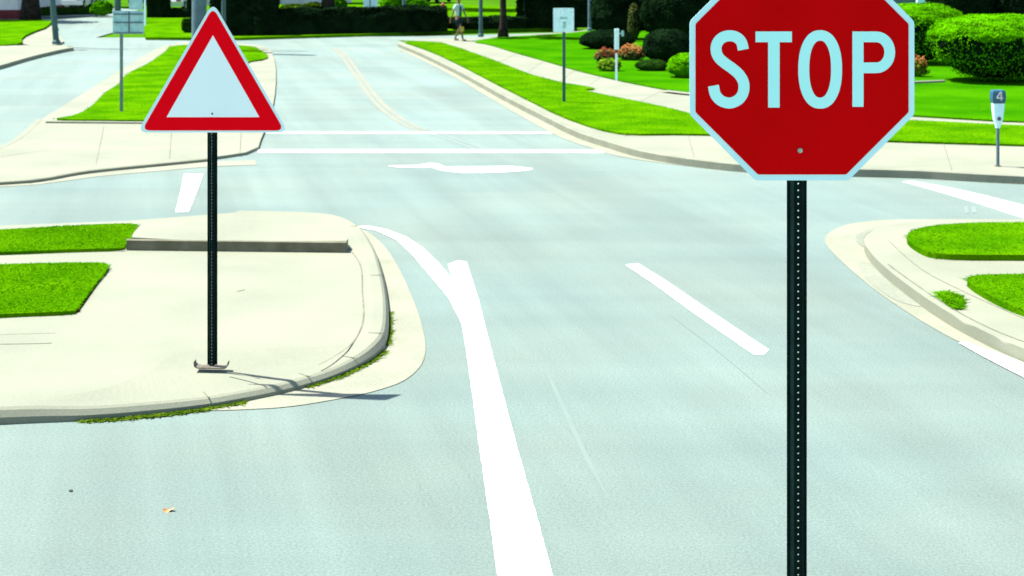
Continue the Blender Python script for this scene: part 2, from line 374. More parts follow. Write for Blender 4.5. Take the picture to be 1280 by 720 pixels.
verge = [(497, 50), (540, 64), (580, 83), (620, 104), (660, 124), (700, 144), (745, 160), (782, 167.5), (860, 166.5), (1000, 171), (1125, 176), (1280, 180.5), (1700, 195), (2400, 215),
         (2400, 185), (1700, 168), (1280, 157), (1143, 150), (1000, 146), (920, 148), (872, 144), (830, 133), (780, 123), (738, 114.5), (730, 111), (745, 111), (735, 108), (700, 102.5), (660, 92), (620, 76), (575, 60), (550, 52.5)]
lawn(verge, LZ, .05, sm=1)
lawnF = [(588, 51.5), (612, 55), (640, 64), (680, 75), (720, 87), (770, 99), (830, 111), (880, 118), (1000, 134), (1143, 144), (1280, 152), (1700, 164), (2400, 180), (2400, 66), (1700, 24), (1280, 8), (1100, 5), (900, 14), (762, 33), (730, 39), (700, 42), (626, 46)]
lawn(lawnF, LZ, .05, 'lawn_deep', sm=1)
struct(ribbon('soil_edge', [(782, 168.8), (860, 168), (1000, 172.5), (1125, 177.5), (1280, 182), (1700, 196.5)], .05, KZ+.004, 'soil'))
struct(ribbon('path', [(830, 113), (862, 116.5), (900, 119)], .30, LZ+.004, 'concrete'))
for a, b in (((660, 90), (680, 76)), ((735, 108), (752, 95)), ((800, 127), (830, 112)), ((700, 102), (718, 88)), ((625, 77), (646, 67)), ((1180, 181), (1190, 213)), ((1060, 175), (1064, 209)), ((860, 168), (868, 197))):
    joint([a, b], .012)
# edging in front of the far right shrubs
struct(ribbon('garden_edging', [(1100, 103), (1143, 101.5), (1180, 100)], .10, LZ+.06, 'kerb', .08))
# --- right near island
islD = [(1078, 301), (1084, 290), (1102, 282), (1140, 276), (1200, 274), (1280, 274), (1600, 277), (2200, 282), (2200, 680), (1600, 548), (1400, 484), (1280, 436), (1240, 419), (1185, 391), (1135, 357), (1095, 325)]
struct(slab('sidewalk', islD, KZ, .16, 'concrete', 2, bevel=.03))
struct(slab('gutter', [(1026, 301), (1040, 287), (1070, 277), (1140, 273), (1600, 276), (1600, 300), (1150, 290), (1100, 310), (1150, 350), (1250, 410), (1450, 480), (2200, 700), (2200, 735), (1450, 516), (1280, 460), (1210, 433), (1160, 407), (1105, 371), (1060, 335)], .006, 0, 'gutter', 2))
struct(slab('dirt_stain', [(1070, 325), (1095, 330), (1130, 350), (1160, 378), (1150, 385), (1110, 372), (1080, 348)], .010, 0, 'stain', 2))
struct(slab('dirt_stain', [(1065, 300), (1080, 286), (1110, 281), (1085, 290), (1078, 300), (1085, 312)], .010, 0, 'stain', 2))
joint([(1110, 330), (1140, 352), (1190, 385), (1242, 412), (1300, 434)], .014, KZ+.004)
joint([(1110, 300), (1150, 335), (1200, 362), (1280, 398)], .008, KZ+.004)
G1 = [(1131, 296), (1140, 287), (1168, 281), (1215, 278), (1280, 277.5), (1600, 280), (2100, 284), (2100, 324), (1600, 321), (1280, 318.5), (1168, 318), (1145, 308)]
G2 = [(1203, 348), (1222, 343), (1280, 342), (1600, 343), (2100, 346), (2100, 560), (1600, 470), (1400, 425), (1280, 388), (1240, 371)]
G3 = [(1171, 366), (1182, 364), (1203, 370), (1205, 386), (1192, 386), (1178, 375)]
for p in (G1, G2): lawn(p, LZ+.03, .08)
lawn(G3, KZ+.012, .02)
struct(ribbon('soil_edge', [(1166, 320), (1280, 320.5), (1600, 323)], .07, KZ+.004, 'soil'))

# turf blades on the lawns one sees up close
def inside(poly, x, y):
    c = False; j = len(poly)-1
    for i in range(len(poly)):
        if (poly[i][1] > y) != (poly[j][1] > y) and x < (poly[j][0]-poly[i][0])*(y-poly[i][1])/(poly[j][1]-poly[i][1])+poly[i][0]: c = not c
        j = i
    return c
def turf(pts, z, n, hgt, wid, label, clampx=(-100, 1380)):
    P = [at(a, b, z) for a, b in pts]; poly = [(p.x, p.y) for p in P]
    xs = [p[0] for p in poly]; ys = [p[1] for p in poly]; sp = []
    tries = 0
    while len(sp) < n and tries < n*30:
        tries += 1
        x, y = random.uniform(min(xs), max(xs)), random.uniform(min(ys), max(ys))
        px = 640+x*F/y
        if clampx[0] < px < clampx[1] and inside(poly, x, y): sp.append((x, y))
    # ragged outline: extra blades along the edges
    for i in range(len(P)):
        a, b = P[i], P[(i+1) % len(P)]; L = (b-a).length
        for _ in range(int(min(L, 40)*n/900)):
            q = a.lerp(b, random.random())
            if clampx[0] < 640+q.x*F/q.y < clampx[1]: sp.append((q.x+random.gauss(0, wid*2.0), q.y+random.gauss(0, wid*2.0)))
    blades('grass', sp, hgt, wid, 'blade', label, 'grass', z-.005)
turf(lawnsA[0], LZ, 30000, .028, .0045, 'narrow strip of mown grass behind the left sidewalk')
turf(lawnsA[1], LZ, 30000, .028, .0045, 'mown grass patch on the left nearest to the triangular sign')
turf(G1, LZ+.03, 16000, .03, .0045, 'long rounded grass strip on the right island')
turf(G2, LZ+.03, 12000, .03, .0045, 'lower grass patch at the right edge of the island')
turf(G3, KZ+.012, 1600, .045, .007, 'tiny grass tuft in the island kerb')
turf(wedge, BZ+.05, 30000, .03, .008, 'grass wedge behind the triangular sign')
turf(verge, LZ, 60000, .03, .009, 'grass verge between the far road and the sloping sidewalk')
turf(lawnF, LZ, 50000, .03, .010, 'wide lawn behind the sidewalk on the right')

# ---------------------------------------------------------------- paint on the road
def paint(name, pts, z=.004, m='paint', sm=0):
    P = [at(a, b, z) for a, b in pts]; out = []
    for i, p in enumerate(P):
        q = P[(i+1) % len(P)]; n = max(1, int((q-p).length/.06))
        for j in range(n):
            r = p.lerp(q, j/n); out.append((r.x+.005*noise.noise(r*7)+.002*noise.noise(r*31), r.y+.006*noise.noise(r*9+Vector((5, 5, 0)))))
    return struct(slab(name, out, z, 0, m, 0, raw=True))
def chipped(name, c1, c2, under, lo, hi):
    m = noisy(name, c1, c2, 4, .65, .15, fine=(90, .1), lo=.3, hi=.5); n, l = m.node_tree.nodes, m.node_tree.links
    b = n['Principled BSDF']; src = b.inputs['Base Color'].links[0].from_socket
    tc = n.new('ShaderNodeTexCoord'); t = n.new('ShaderNodeTexNoise'); t.inputs['Scale'].default_value = 22; t.inputs['Detail'].default_value = 8; t.inputs['Roughness'].default_value = .75
    l.new(tc.outputs['Object'], t.inputs['Vector']); r = n.new('ShaderNodeMapRange'); r.inputs[1].default_value = lo; r.inputs[2].default_value = hi
    l.new(t.outputs['Fac'], r.inputs[0]); x = n.new('ShaderNodeMix'); x.data_type = 'RGBA'; l.new(r.outputs[0], x.inputs['Factor'])
    l.new(src, x.inputs['A']); x.inputs['B'].default_value = (*under, 1); l.new(x.outputs['Result'], b.inputs['Base Color']); return m
M['paint'] = chipped('chipped_paint', (.46, .48, .45), (.62, .64, .61), (.18, .21, .19), .62, .72)
M['worn'] = chipped('half_worn_chipped_paint', (.24, .27, .25), (.38, .40, .38), (.15, .19, .17), .45, .62)
paint('lane_line', [(560, 330), (566, 352), (572, 380), (578, 410), (583, 440), (590, 490), (600, 565), (611, 640), (622, 722), (640, 860), (720, 860), (692, 722), (671, 645), (650, 572), (632, 505), (615, 440), (606, 405), (597, 370), (589, 345), (583, 327), (571, 326)])
paint('lane_line', [(442, 283), (470, 288), (496, 300), (516, 319), (538, 345), (561, 373), (577, 404), (592, 400), (584, 372), (568, 352), (548, 328), (528, 309), (508, 296), (484, 287), (460, 282)], .008)
paint('lane_line', [(782, 331), (797, 329), (830, 349), (890, 390), (961, 437), (955, 443), (942, 443), (870, 393), (815, 353)], .004)
paint('lane_line', [(1198, 428), (1205, 427), (1245, 440), (1300, 461), (1420, 505), (1700, 610), (1680, 640), (1400, 520), (1290, 477), (1230, 446)], .012)
paint('crossing_line', [(325, 164.2), (560, 164.2), (765, 164.6), (768, 167.4), (560, 167.4), (325, 167.2)], m='worn')
paint('crossing_line', [(323, 186.8), (560, 186.6), (805, 187.2), (810, 190.8), (560, 190.6), (322, 190.6)])
paint('turn_arrow', [(484, 207), (520, 206.5), (536, 203.8), (548, 204.5), (556, 208.2), (600, 208), (640, 207.5), (667, 210.5), (660, 213), (622, 215.5), (576, 216), (552, 213), (540, 209.5), (500, 209.2)])
paint('stop_bar', [(230, 217.5), (254, 217.5), (246, 240), (236, 265), (219, 265), (225, 242)], .008)
paint('lane_line', [(1128, 227), (1140, 226), (1180, 233), (1230, 244), (1290, 259), (1500, 310), (1480, 322), (1280, 273), (1225, 255), (1175, 240)])
paint('worn_letter', [(1205, 258), (1209, 257), (1211, 266), (1207, 267)], m='faint'); paint('worn_letter', [(1214, 258), (1219, 258), (1221, 266), (1215, 266)], m='faint')
for off in (-.085, .085):
    struct(ribbon('centre_line', [(418, 60), (430, 70), (443, 88), (455, 105), (470, 125), (490, 143), (512, 157), (530, 163)], .12, .004, 'yellow', side=off, k=6))
    struct(ribbon('worn_line', [(530, 163.5), (560, 172), (600, 186)], .10, .0035, 'faint', side=off))
# faint tar seams and worn tracks
for pts, w in (([(668, 430), (700, 500), (735, 575), (765, 630)], .03), ([(840, 395), (900, 440), (960, 492)], .02)):
    struct(ribbon('pavement_seam', pts, [w*1.3], .0035, 'seam'))

# ---------------------------------------------------------------- STOP sign
SY = 5.02; SC = SY/F
zc = H-(85-HZ)*SC; xc = (1002.5-640)*SC
stop = thing('stop_sign', 'large red octagonal STOP sign with pale letters on a perforated dark post', 'stop sign', (xc, SY, KZ))
zc -= KZ
def octo(w):                                 # across flats w, chamfered octagon
    a = w/2; r = a/math.cos(math.pi/8)
    return [(r*math.cos(math.pi/8+k*math.pi/4), zc+r*math.sin(math.pi/8+k*math.pi/4)) for k in range(8)]
W = 281*SC
def rounded(pts, rad, k=4):
    out = []; n = len(pts)
    for i in range(n):
        p = Vector(pts[i]); a = Vector(pts[i-1]); b = Vector(pts[(i+1) % n])
        u = (a-p).normalized(); v = (b-p).normalized()
        for j in range(k+1):
            t = j/k; q = (p+u*rad)*(1-t)**2+p*2*t*(1-t)+(p+v*rad)*t*t; out.append((q.x, q.y))
    return out
bm = bmesh.new(); prism_xz(bm, rounded(octo(W), .012), 0, .003); from_bm('sign_plate', bm, 'border', stop)
bm = bmesh.new(); prism_xz(bm, rounded(octo(W-.040), .006), -.0015, -.0002); from_bm('sign_face', bm, 'stopred', stop)
def L(x, y): return ((860+x/3-1002.5)*SC, zc-(y/3-85)*SC)
def letter(draw, name='letter'):
    bm = bmesh.new(); draw(bm); from_bm(name, bm, 'sheet', stop)
def dS(bm):
    pts = catmull([(207, 186), (200, 158), (182, 140), (157, 134), (130, 140), (110, 160), (105, 188), (114, 214), (137, 236), (165, 256), (192, 280), (208, 310), (207, 345), (190, 372), (158, 386), (125, 378), (103, 355), (95, 321)], 5)
    stroke_xz(bm, [L(p.x, p.y) for p in [Vector((a[0], a[1])) for a in pts]], 41/3*SC, -.0028, -.0017)
def dT(bm):
    prism_xz(bm, [L(*p) for p in ((253, 118), (389, 118), (389, 158), (343, 158), (343, 403), (300, 403), (300, 158), (253, 158))], -.0028, -.0017)
def sup(cx, cy, a, b, e, n=64):
    o = []
    for k in range(n):
        t = 2*math.pi*k/n; c, s = math.cos(t), math.sin(t)
        o.append(L(cx+a*math.copysign(abs(c)**(2/e), c), cy+b*math.copysign(abs(s)**(2/e), s)))
    return o
def dO(bm): ring_xz(bm, sup(495, 260, 82, 147, 2.25), sup(495, 259, 41, 107, 2.2), -.0028, -.0017)
def dP(bm):
    prism_xz(bm, [L(*p) for p in ((616, 118), (657.5, 118), (657.5, 400), (616, 400))], -.0028, -.0017)
    c = [(657.5, 138), (700, 138)]+[(706+50*math.sin(t), 196-58*math.cos(t)) for t in [math.pi*k/14 for k in range(15)]]+[(700, 254), (657.5, 254)]
    stroke_xz(bm, [L(*p) for p in c], 40/3*SC, -.0028, -.0017)
for d in (dS, dT, dO, dP): letter(d)
def bolt(parent, x, z, y=-.004, r=.008, m='bolt'):
    bm = bmesh.new(); tube(bm, [(x, y-.004, z), (x, y+.003, z)], [r*.8, r], 12); tube(bm, [(x, y-.0075, z), (x, y-.004, z)], [r*.45, r*.5], 6)
    return from_bm('bolt', bm, m, parent)
bolt(stop, (1000-1002.5)*SC, zc-(188-85)*SC, r=.0095)
bolt(stop, (1000-1002.5)*SC, zc+.32, r=.0095)
def perforated_post(parent, x, y, z0, z1, w, web, pitch, hole_r, m='post', depth=.028):
    """U-channel sign post: a web with a row of round holes, two sloped walls and two flanges"""
    bm = bmesh.new(); hw = web/2; n = int((z1-z0)/pitch); pitch = (z1-z0)/n; t = .003
    for yy in (y, y+t):
        for i in range(n):
            zb = z0+i*pitch; zt = zb+pitch; zm = (zb+zt)/2
            hol = [bm.verts.new((x+hole_r*math.cos(a), yy, zm+hole_r*math.sin(a))) for a in [math.pi/4+k*math.pi/4 for k in range(8)]]
            sq = [bm.verts.new(p) for p in ((x+hw, yy, zt), (x, yy, zt), (x-hw, yy, zt), (x-hw, yy, zm), (x-hw, yy, zb), (x, yy, zb), (x+hw, yy, zb), (x+hw, yy, zm))]
            for k in range(8): bm.faces.new((hol[k], hol[(k+1) % 8], sq[(k+1) % 8], sq[k]))
    for s in (-1, 1):
        prof = [(s*hw, y), (s*hw, y+t), (s*(hw+.008), y+depth), (s*w/2, y+depth), (s*w/2, y+depth-t), (s*(hw+.008+t), y+depth-t), (s*(hw+t*.6), y)]
        a = [bm.verts.new((x+p[0], p[1], z0)) for p in prof]; b = [bm.verts.new((x+p[0], p[1], z1)) for p in prof]
        for k in range(7): bm.faces.new((a[k], a[(k+1) % 7], b[(k+1) % 7], b[k]))
        bm.faces.new(a); bm.faces.new(b)
    return from_bm('post', bm, m, parent)
perforated_post(stop, (998.3-1002.5)*SC, .006, 0, zc+W/2-.03, .068, .026, .0228, .0030)
bm = bmesh.new(); box(bm, ((998.3-1002.5)*SC, .02, .004), (.16, .13, .008)); from_bm('base_plate', bm, 'ironplate', stop)

# ---------------------------------------------------------------- triangular sign
b0 = at(264.5, 460, KZ); TC = b0.y/F
tri = thing('warning_sign', 'blank white triangular sign with a red border on a black post', 'warning sign', b0)
def T(px, py): return ((px-264.5)*TC, (460-py)*TC)
tb = .006
bm = bmesh.new(); prism_xz(bm, rounded([T(171.5, 165.5), T(266.5, 2.5), T(361, 165.5)], 14*TC, 8), -tb-.003, -tb); from_bm('sign_plate', bm, 'tribord', tri)
outer = rounded([T(177.5, 163), T(266.5, 9), T(355.5, 163)], 11*TC, 8); inner = rounded([T(208.5, 146.3), T(266.5, 44), T(324.5, 146.3)], .002, 8)
bm = bmesh.new(); ring_xz(bm, outer, inner, -tb-.0045, -tb-.0032); from_bm('border', bm, 'trired', tri)
bm = bmesh.new(); prism_xz(bm, inner, -tb-.0040, -tb-.0031); from_bm('sign_face', bm, 'triwhite', tri)
bolt(tri, *T(265.5, 142), y=-tb-.006, r=.009, m='darkgrey')
perforated_post(tri, 0, 0, .02, 1.0*T(0, 30)[1], 12.5*TC, .035, .028, .0030, depth=.035)
bm = bmesh.new()
zz = .014; wv = [(-21, 7), (-20.5, 3), (-18, .8), (-14, 0), (0, 0), (14, -.6), (18, -.3), (20.5, 2), (21, 6)]
prev = None
for k, (a, b) in enumerate(wv):
    vs = [bm.verts.new((a*TC, yy, .006+b*TC+dz)) for yy, dz in ((-.05, 0), (.05, 0), (.05, .010), (-.05, .010))]
    if prev:
        for j in range(4): bm.faces.new((prev[j], prev[(j+1) % 4], vs[(j+1) % 4], vs[j]))
    else: bm.faces.new(vs)
    prev = vs
bm.faces.new(prev); from_bm('base_plate', bm, 'ironplate', tri)

# ---------------------------------------------------------------- foliage
def leafmesh(name, spots, size, m, parent=None, core=None):
    V, Fc = [], []
    for p, nrm in spots:
        n_ = (nrm+Vector((0, 0, .35))+Vector((random.gauss(0, .28), random.gauss(0, .28), random.gauss(0, .28)))).normalized()
        u = n_.cross(Vector((random.gauss(0, 1), random.gauss(0, 1), random.gauss(0, 1)))).normalized(); w = n_.cross(u)
        s = size*random.uniform(.6, 1.3); b = len(V)
        V += [p-u*s, p+w*s*.45+n_*s*.12, p+u*s, p-w*s*.45+n_*s*.12]; Fc.append((b, b+1, b+2, b+3))
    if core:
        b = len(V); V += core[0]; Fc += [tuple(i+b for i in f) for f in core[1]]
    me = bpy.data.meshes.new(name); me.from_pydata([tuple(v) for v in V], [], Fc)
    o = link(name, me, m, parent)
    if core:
        me.materials.append(M['leaf_dark']); k0 = len(Fc)-len(core[1])  # core is dark to stand in for the shade inside the plant
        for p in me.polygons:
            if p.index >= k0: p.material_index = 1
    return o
undercut = .30
shade_low = False
def sup_r(d, e): return (abs(d.x)**e+abs(d.y)**e+abs(d.z)**e)**(-1/e)
def shape(d, rad, e, seed, amp, zl=None):
    r = sup_r(d, e)*(1+amp*noise.noise(d*2.3+Vector((seed, 0, 0)))+amp*.6*noise.noise(d*6+Vector((0, seed, 0))))
    if d.z < 0:
        u = 1-undercut*min(1, -d.z*1.4); return Vector((d.x*rad[0]*r*u, d.y*rad[1]*r*u, d.z*(zl or rad[2])*r))
    return Vector((d.x*rad[0]*r, d.y*rad[1]*r, d.z*rad[2]*r))
def crown_mesh(name, center, rad, n, size, m, parent, e=2.0, amp=.08, depth=.06, zmin=-9, core=.93):
    seed = random.uniform(0, 50); sp = []
    while len(sp) < n:
        d = Vector((random.gauss(0, 1), random.gauss(0, 1), random.gauss(0, 1))).normalized()
        p = shape(d, rad, e, seed, amp, center[2])*(1-abs(random.gauss(0, depth)))+Vector(center)
        if p.z < zmin: continue
        if shade_low and p.z < center[2]*(1.05+.22*noise.noise(d*3+Vector((seed, 1, 0)))) and random.random() > .12: continue    # leaves thinned below so the dark core stands in for shade
        sp.append((p, d))
    co = None
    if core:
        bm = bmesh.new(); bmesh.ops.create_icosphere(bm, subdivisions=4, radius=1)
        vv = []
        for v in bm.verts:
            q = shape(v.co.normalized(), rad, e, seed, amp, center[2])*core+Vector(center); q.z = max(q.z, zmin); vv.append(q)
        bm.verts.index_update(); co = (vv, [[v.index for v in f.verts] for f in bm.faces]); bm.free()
    return leafmesh(name, sp, size, m, parent, co)
def bush(label, x0, x1, ytop, ybase, m='leaf', dr=.8, e=2.4, n=7000, size=.05, z0=LZ, name='bush', cat='bush', group=None, amp=.07, low=.38):
    f = at((x0+x1)/2, ybase, z0); s = f.y/F; rx = (x1-x0)/2*s
    ry = rx*dr; Yc = f.y+ry*.85; k = Yc/f.y; rx *= k
    X = ((x0+x1)/2-640)*Yc/F; zt = H-(ytop-HZ)*Yc/F
    h = max(.15, zt-z0)
    root = thing(name, label, cat, (X, Yc, z0), 0, group)
    global undercut, shade_low
    undercut = .16 if m == 'leaf_hedge' else .08; shade_low = m == 'leaf_hedge' and x1-x0 > 80
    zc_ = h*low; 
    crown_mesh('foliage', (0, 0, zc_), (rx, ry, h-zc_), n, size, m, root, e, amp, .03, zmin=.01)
    bm = bmesh.new()
    tube(bm, [(0, 0, -.02), (0.01, 0, zc_)], [.05, .03], 8); from_bm('stem', bm, 'bark', root)
    return root
def tree(label, base, th, tr, crown_c, crown_r, m='leaf_dark', n=9000, size=.16, lobes=9, name='tree', lean=0, group=None, flare=1.35):
    root = thing(name, label, 'tree', base, 0, group)
    bm = bmesh.new(); pts, rr = [], []
    for k in range(9):
        t = k/8; pts.append((lean*t+.06*math.sin(k*1.3)*tr*3*t, .05*math.cos(k*2)*t, -.05+th*t)); rr.append(tr*(flare if k == 0 else 1.08 if k == 1 else 1-.35*t))
    tube(bm, pts, rr, 14)
    top = Vector(pts[-1])
    for k in range(6):
        a = k*1.05+random.random(); st = Vector(pts[5+k % 3]); en = Vector((crown_c[0]+math.cos(a)*crown_r[0]*.6, crown_c[1]+math.sin(a)*crown_r[1]*.6, crown_c[2]+random.uniform(-.2, .4)*crown_r[2]))
        mid = st.lerp(en, .5)+Vector((0, 0, .2)); tube(bm, [st, mid, en], [tr*.5, tr*.3, tr*.1], 8)
    from_bm('trunk', bm, 'bark', root, smooth=True)
    sp = []
    cs = [(Vector(crown_c)+Vector((random.gauss(0, .42)*crown_r[0], random.gauss(0, .42)*crown_r[1], random.gauss(0, .38)*crown_r[2])), random.uniform(.32, .55)) for _ in range(lobes)]
    for _ in range(n):
        c, s_ = random.choice(cs); d = Vector((random.gauss(0, 1), random.gauss(0, 1), random.gauss(0, 1))).normalized()
        q = c+Vector((d.x*crown_r[0], d.y*crown_r[1], d.z*crown_r[2]))*s_*random.uniform(.55, 1.05)*(1+.25*noise.noise(d*3+c))
        sp.append((q, d))
    leafmesh('crown', sp, size, m, root)
    return root

# right garden
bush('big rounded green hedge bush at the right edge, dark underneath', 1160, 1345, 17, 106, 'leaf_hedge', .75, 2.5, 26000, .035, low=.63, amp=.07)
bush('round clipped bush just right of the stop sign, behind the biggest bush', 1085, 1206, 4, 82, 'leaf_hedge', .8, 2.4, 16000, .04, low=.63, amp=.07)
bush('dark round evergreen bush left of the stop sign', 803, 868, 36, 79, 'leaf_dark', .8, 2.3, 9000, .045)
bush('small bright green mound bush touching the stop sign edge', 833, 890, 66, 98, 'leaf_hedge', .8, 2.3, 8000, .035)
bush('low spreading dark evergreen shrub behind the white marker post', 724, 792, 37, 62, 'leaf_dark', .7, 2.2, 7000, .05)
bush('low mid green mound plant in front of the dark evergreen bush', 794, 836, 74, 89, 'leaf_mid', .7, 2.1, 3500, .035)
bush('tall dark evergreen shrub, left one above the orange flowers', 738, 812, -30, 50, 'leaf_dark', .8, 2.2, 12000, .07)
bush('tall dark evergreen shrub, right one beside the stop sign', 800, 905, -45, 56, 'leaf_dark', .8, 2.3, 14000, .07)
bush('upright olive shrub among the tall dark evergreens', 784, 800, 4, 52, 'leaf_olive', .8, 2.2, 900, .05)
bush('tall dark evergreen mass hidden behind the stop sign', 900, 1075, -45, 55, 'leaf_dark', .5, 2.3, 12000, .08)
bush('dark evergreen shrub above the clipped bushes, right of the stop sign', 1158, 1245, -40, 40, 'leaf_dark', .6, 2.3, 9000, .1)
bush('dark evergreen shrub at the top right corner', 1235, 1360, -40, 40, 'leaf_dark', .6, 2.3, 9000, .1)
def flowers(label, x0, x1, y0, y1, petal, leafm, n=700, hgt=.35, name='flower_clump', pn=None):
    c = at((x0+x1)/2, y1, LZ); s = c.y/F; root = thing(name, label, 'flowers', (c.x, c.y+.4, LZ), 0)
    rx = (x1-x0)/2*s; hh = (y1-y0)*s
    global undercut, shade_low
    undercut = 0; shade_low = False
    crown_mesh('leaves', (0, 0, hh*.3), (rx, rx*.6, hh*.45), n, .055, leafm, root, 2, .5, .16, zmin=.01, core=.7)
    sp = []
    for _ in range((pn or n//3)//2):
        d = Vector((random.gauss(0, 1), random.gauss(0, 1), abs(random.gauss(0, 1)))).normalized()
        sp.append((Vector((d.x*rx, d.y*rx*.6, hh*.3+d.z*hh*.5*(1+.6*noise.noise(d*2+Vector((x0, 0, 0))))+random.uniform(-.04, .08))), Vector((0, -.5, 1))))
    leafmesh('blossom', sp, .055, petal, root)
    return root
flowers('orange flower clump beside the dark evergreen bush', 772, 810, 56, 76, 'orange', 'leaf_olive', 900, pn=900)
flowers('red flower clump behind the white marker post', 744, 772, 60, 79, 'redfl', 'leaf_olive', 700, pn=500)
flowers('yellow green leafy plant at the front of the flower bed', 749, 777, 73, 90, 'leaf_lime', 'leaf_lime', 900, pn=500)
flowers('orange flower clump between the stop sign and the biggest bush', 1138, 1164, 68, 97, 'orange', 'leaf_lime', 900, pn=350)
flowers('small brown red plant beside the bright mound bush', 822, 838, 78, 88, 'redfl', 'leaf_olive', 300, pn=60)
def stake(label, px, ytop, ybase, w):
    b = at(px, ybase, LZ); s = b.y/F; bm = bmesh.new(); box(bm, (0, 0, (ybase-ytop)*s/2), (w, w*.6, (ybase-ytop)*s)); box(bm, (0, 0, (ybase-ytop)*s+.02), (w*1.3, w*.8, .04))
    o = from_bm('garden_post', bm, 'signwhite'); o.location = b; return tag(o, label, 'garden post', 'pale posts above the big bush')
stake('left one of two pale posts showing above the biggest bush', 1240, 6, 20, .12)
stake('right one of two pale posts showing above the biggest bush', 1257, 1, 20, .12)
def rock(label, px, py, rx, rz2, m='signwhite', z=LZ):
    bm = bmesh.new(); bmesh.ops.create_icosphere(bm, subdivisions=3, radius=1)
    for v in bm.verts:
        k = 1+.25*noise.noise(v.co*1.7+Vector((px, 0, 0))); v.co = Vector((v.co.x*rx*k, v.co.y*rx*.8*k, v.co.z*rz2*k+rz2*.5))
    o = from_bm('rock', bm, m, smooth=False); o.location = at(px, py, z); return tag(o, label, 'rock')
rock('small dark pebble lying on the asphalt at the lower left', 88.5, 614, .014, .008, 'stone', .002)
# dry leaf
bm = bmesh.new(); q = [bm.verts.new((math.cos(a)*.034*(1+.35*math.cos(3*a)), math.sin(a)*.026, .006+.012*math.cos(2*a))) for a in [k*math.pi/8 for k in range(16)]]
c_ = bm.verts.new((0, 0, .004))
for k in range(16): bm.faces.new((q[k], q[(k+1) % 16], c_))
o = from_bm('fallen_leaf', bm, 'leaforange'); o.location = at(210, 638, .004); tag(o, 'dry orange leaf lying on the asphalt at the lower left', 'leaf')

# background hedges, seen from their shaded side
def hedge(label, x0, x1, yb0, yb1, hgt, m, n, size, depth=1.2, z0=.12):
    a, b = at(x0, yb0, z0), at(x1, yb1, z0); d = b-a; Ln = d.length; ang = math.atan2(d.y, d.x)
    c = (a+b)/2; nv = Vector((-math.sin(ang), math.cos(ang), 0)); c += nv*depth/2
    root = thing('hedge', label, 'hedge', c, ang)
    sp = []; V = []; Fc = []
    nx, nu = int(Ln/.5)+2, 12
    for i in range(nx):
        for j in range(nu+1):
            t = math.pi*j/nu; cx, sz = math.cos(t), math.sin(t)
            yy = -math.copysign(abs(cx)**.45, cx)*depth/2; zz_ = abs(sz)**.45*hgt
            x = -Ln/2+Ln*i/(nx-1); k = 1+.12*noise.noise(Vector((x*.9, j*.5, c.x)))
            V.append(Vector((x, yy*k*.93, zz_*k*.95)))
    for i in range(nx-1):
        for j in range(nu): p = i*(nu+1)+j; Fc.append((p, p+nu+1, p+nu+2, p+1))
    for _ in range(n):
        t = math.pi*random.random(); cx, sz = math.cos(t), math.sin(t); x = random.uniform(-Ln/2, Ln/2)
        k = (1+.15*noise.noise(Vector((x*.9, t*2, c.x))))*random.uniform(.93, 1.04)
        sp.append((Vector((x, -math.copysign(abs(cx)**.45, cx)*depth/2*k, abs(sz)**.45*hgt*k)), Vector((0, -cx, sz))))
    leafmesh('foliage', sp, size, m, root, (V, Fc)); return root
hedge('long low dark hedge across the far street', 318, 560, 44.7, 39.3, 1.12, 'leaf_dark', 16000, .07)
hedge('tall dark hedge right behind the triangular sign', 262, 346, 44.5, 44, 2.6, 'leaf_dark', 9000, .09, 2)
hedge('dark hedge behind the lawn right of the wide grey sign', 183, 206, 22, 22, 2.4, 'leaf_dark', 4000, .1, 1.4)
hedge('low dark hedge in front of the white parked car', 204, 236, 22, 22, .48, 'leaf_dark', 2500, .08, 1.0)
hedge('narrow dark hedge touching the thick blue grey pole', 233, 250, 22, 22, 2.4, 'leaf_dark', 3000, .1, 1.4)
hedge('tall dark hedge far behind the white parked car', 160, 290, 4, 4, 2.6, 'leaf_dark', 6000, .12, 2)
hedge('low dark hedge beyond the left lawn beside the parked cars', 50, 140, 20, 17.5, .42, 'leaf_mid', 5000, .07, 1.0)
hedge('dark hedge standing in for road shade behind the white square sign on the right lawn side', 655, 735, 35.5, 34.5, 2.0, 'leaf_dark', 9000, .09, 1.5)  # added dark foliage takes the place of shade on the road
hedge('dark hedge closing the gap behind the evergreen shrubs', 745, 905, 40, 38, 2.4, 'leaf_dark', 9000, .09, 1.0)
hedge('low dark hedge standing in for ground shade behind the walking person', 566, 668, 37.5, 35.5, .55, 'leaf_dark', 5000, .06, 1.2)  # added dark foliage where the grass only lies in shade
def lit_bush(label, x0, x1, yt, yb, m, n=3000, size=.09): return bush(label, x0, x1, yt, yb, m, .7, 2.1, n, size, z0=.12, amp=.2)
lit_bush('pale green sunlit bush above the hedge, left of the mailbox', 350, 385, 5, 20, 'leaf_lime')
lit_bush('sunlit bush above the hedge, in the middle left of the mailbox', 378, 408, 3, 20, 'leaf_lime')
lit_bush('sunlit green bush above the hedge, nearest the mailbox', 404, 434, -4, 18, 'leaf')
lit_bush('sunlit green bush between the mailbox and the thin post', 476, 506, -6, 20, 'leaf')
lit_bush('sunlit green bush right of the thin post', 504, 536, -6, 20, 'leaf')
lit_bush('bright green bush beside the parked cars on the left', 113, 140, 1, 19, 'leaf')
lit_bush('small dark green bush against the thick blue grey pole', 227, 243, 22, 41, 'leaf_mid', 1500, .05)
flowers('pale flower clump on the far hedge left of the person', 534, 554, 10, 22, 'whitefl', 'leaf_mid', 400, pn=160)
lit_bush('leafy yellow green shrub behind the white square sign', 676, 706, -10, 26, 'leaf_lime', 2500, .08)

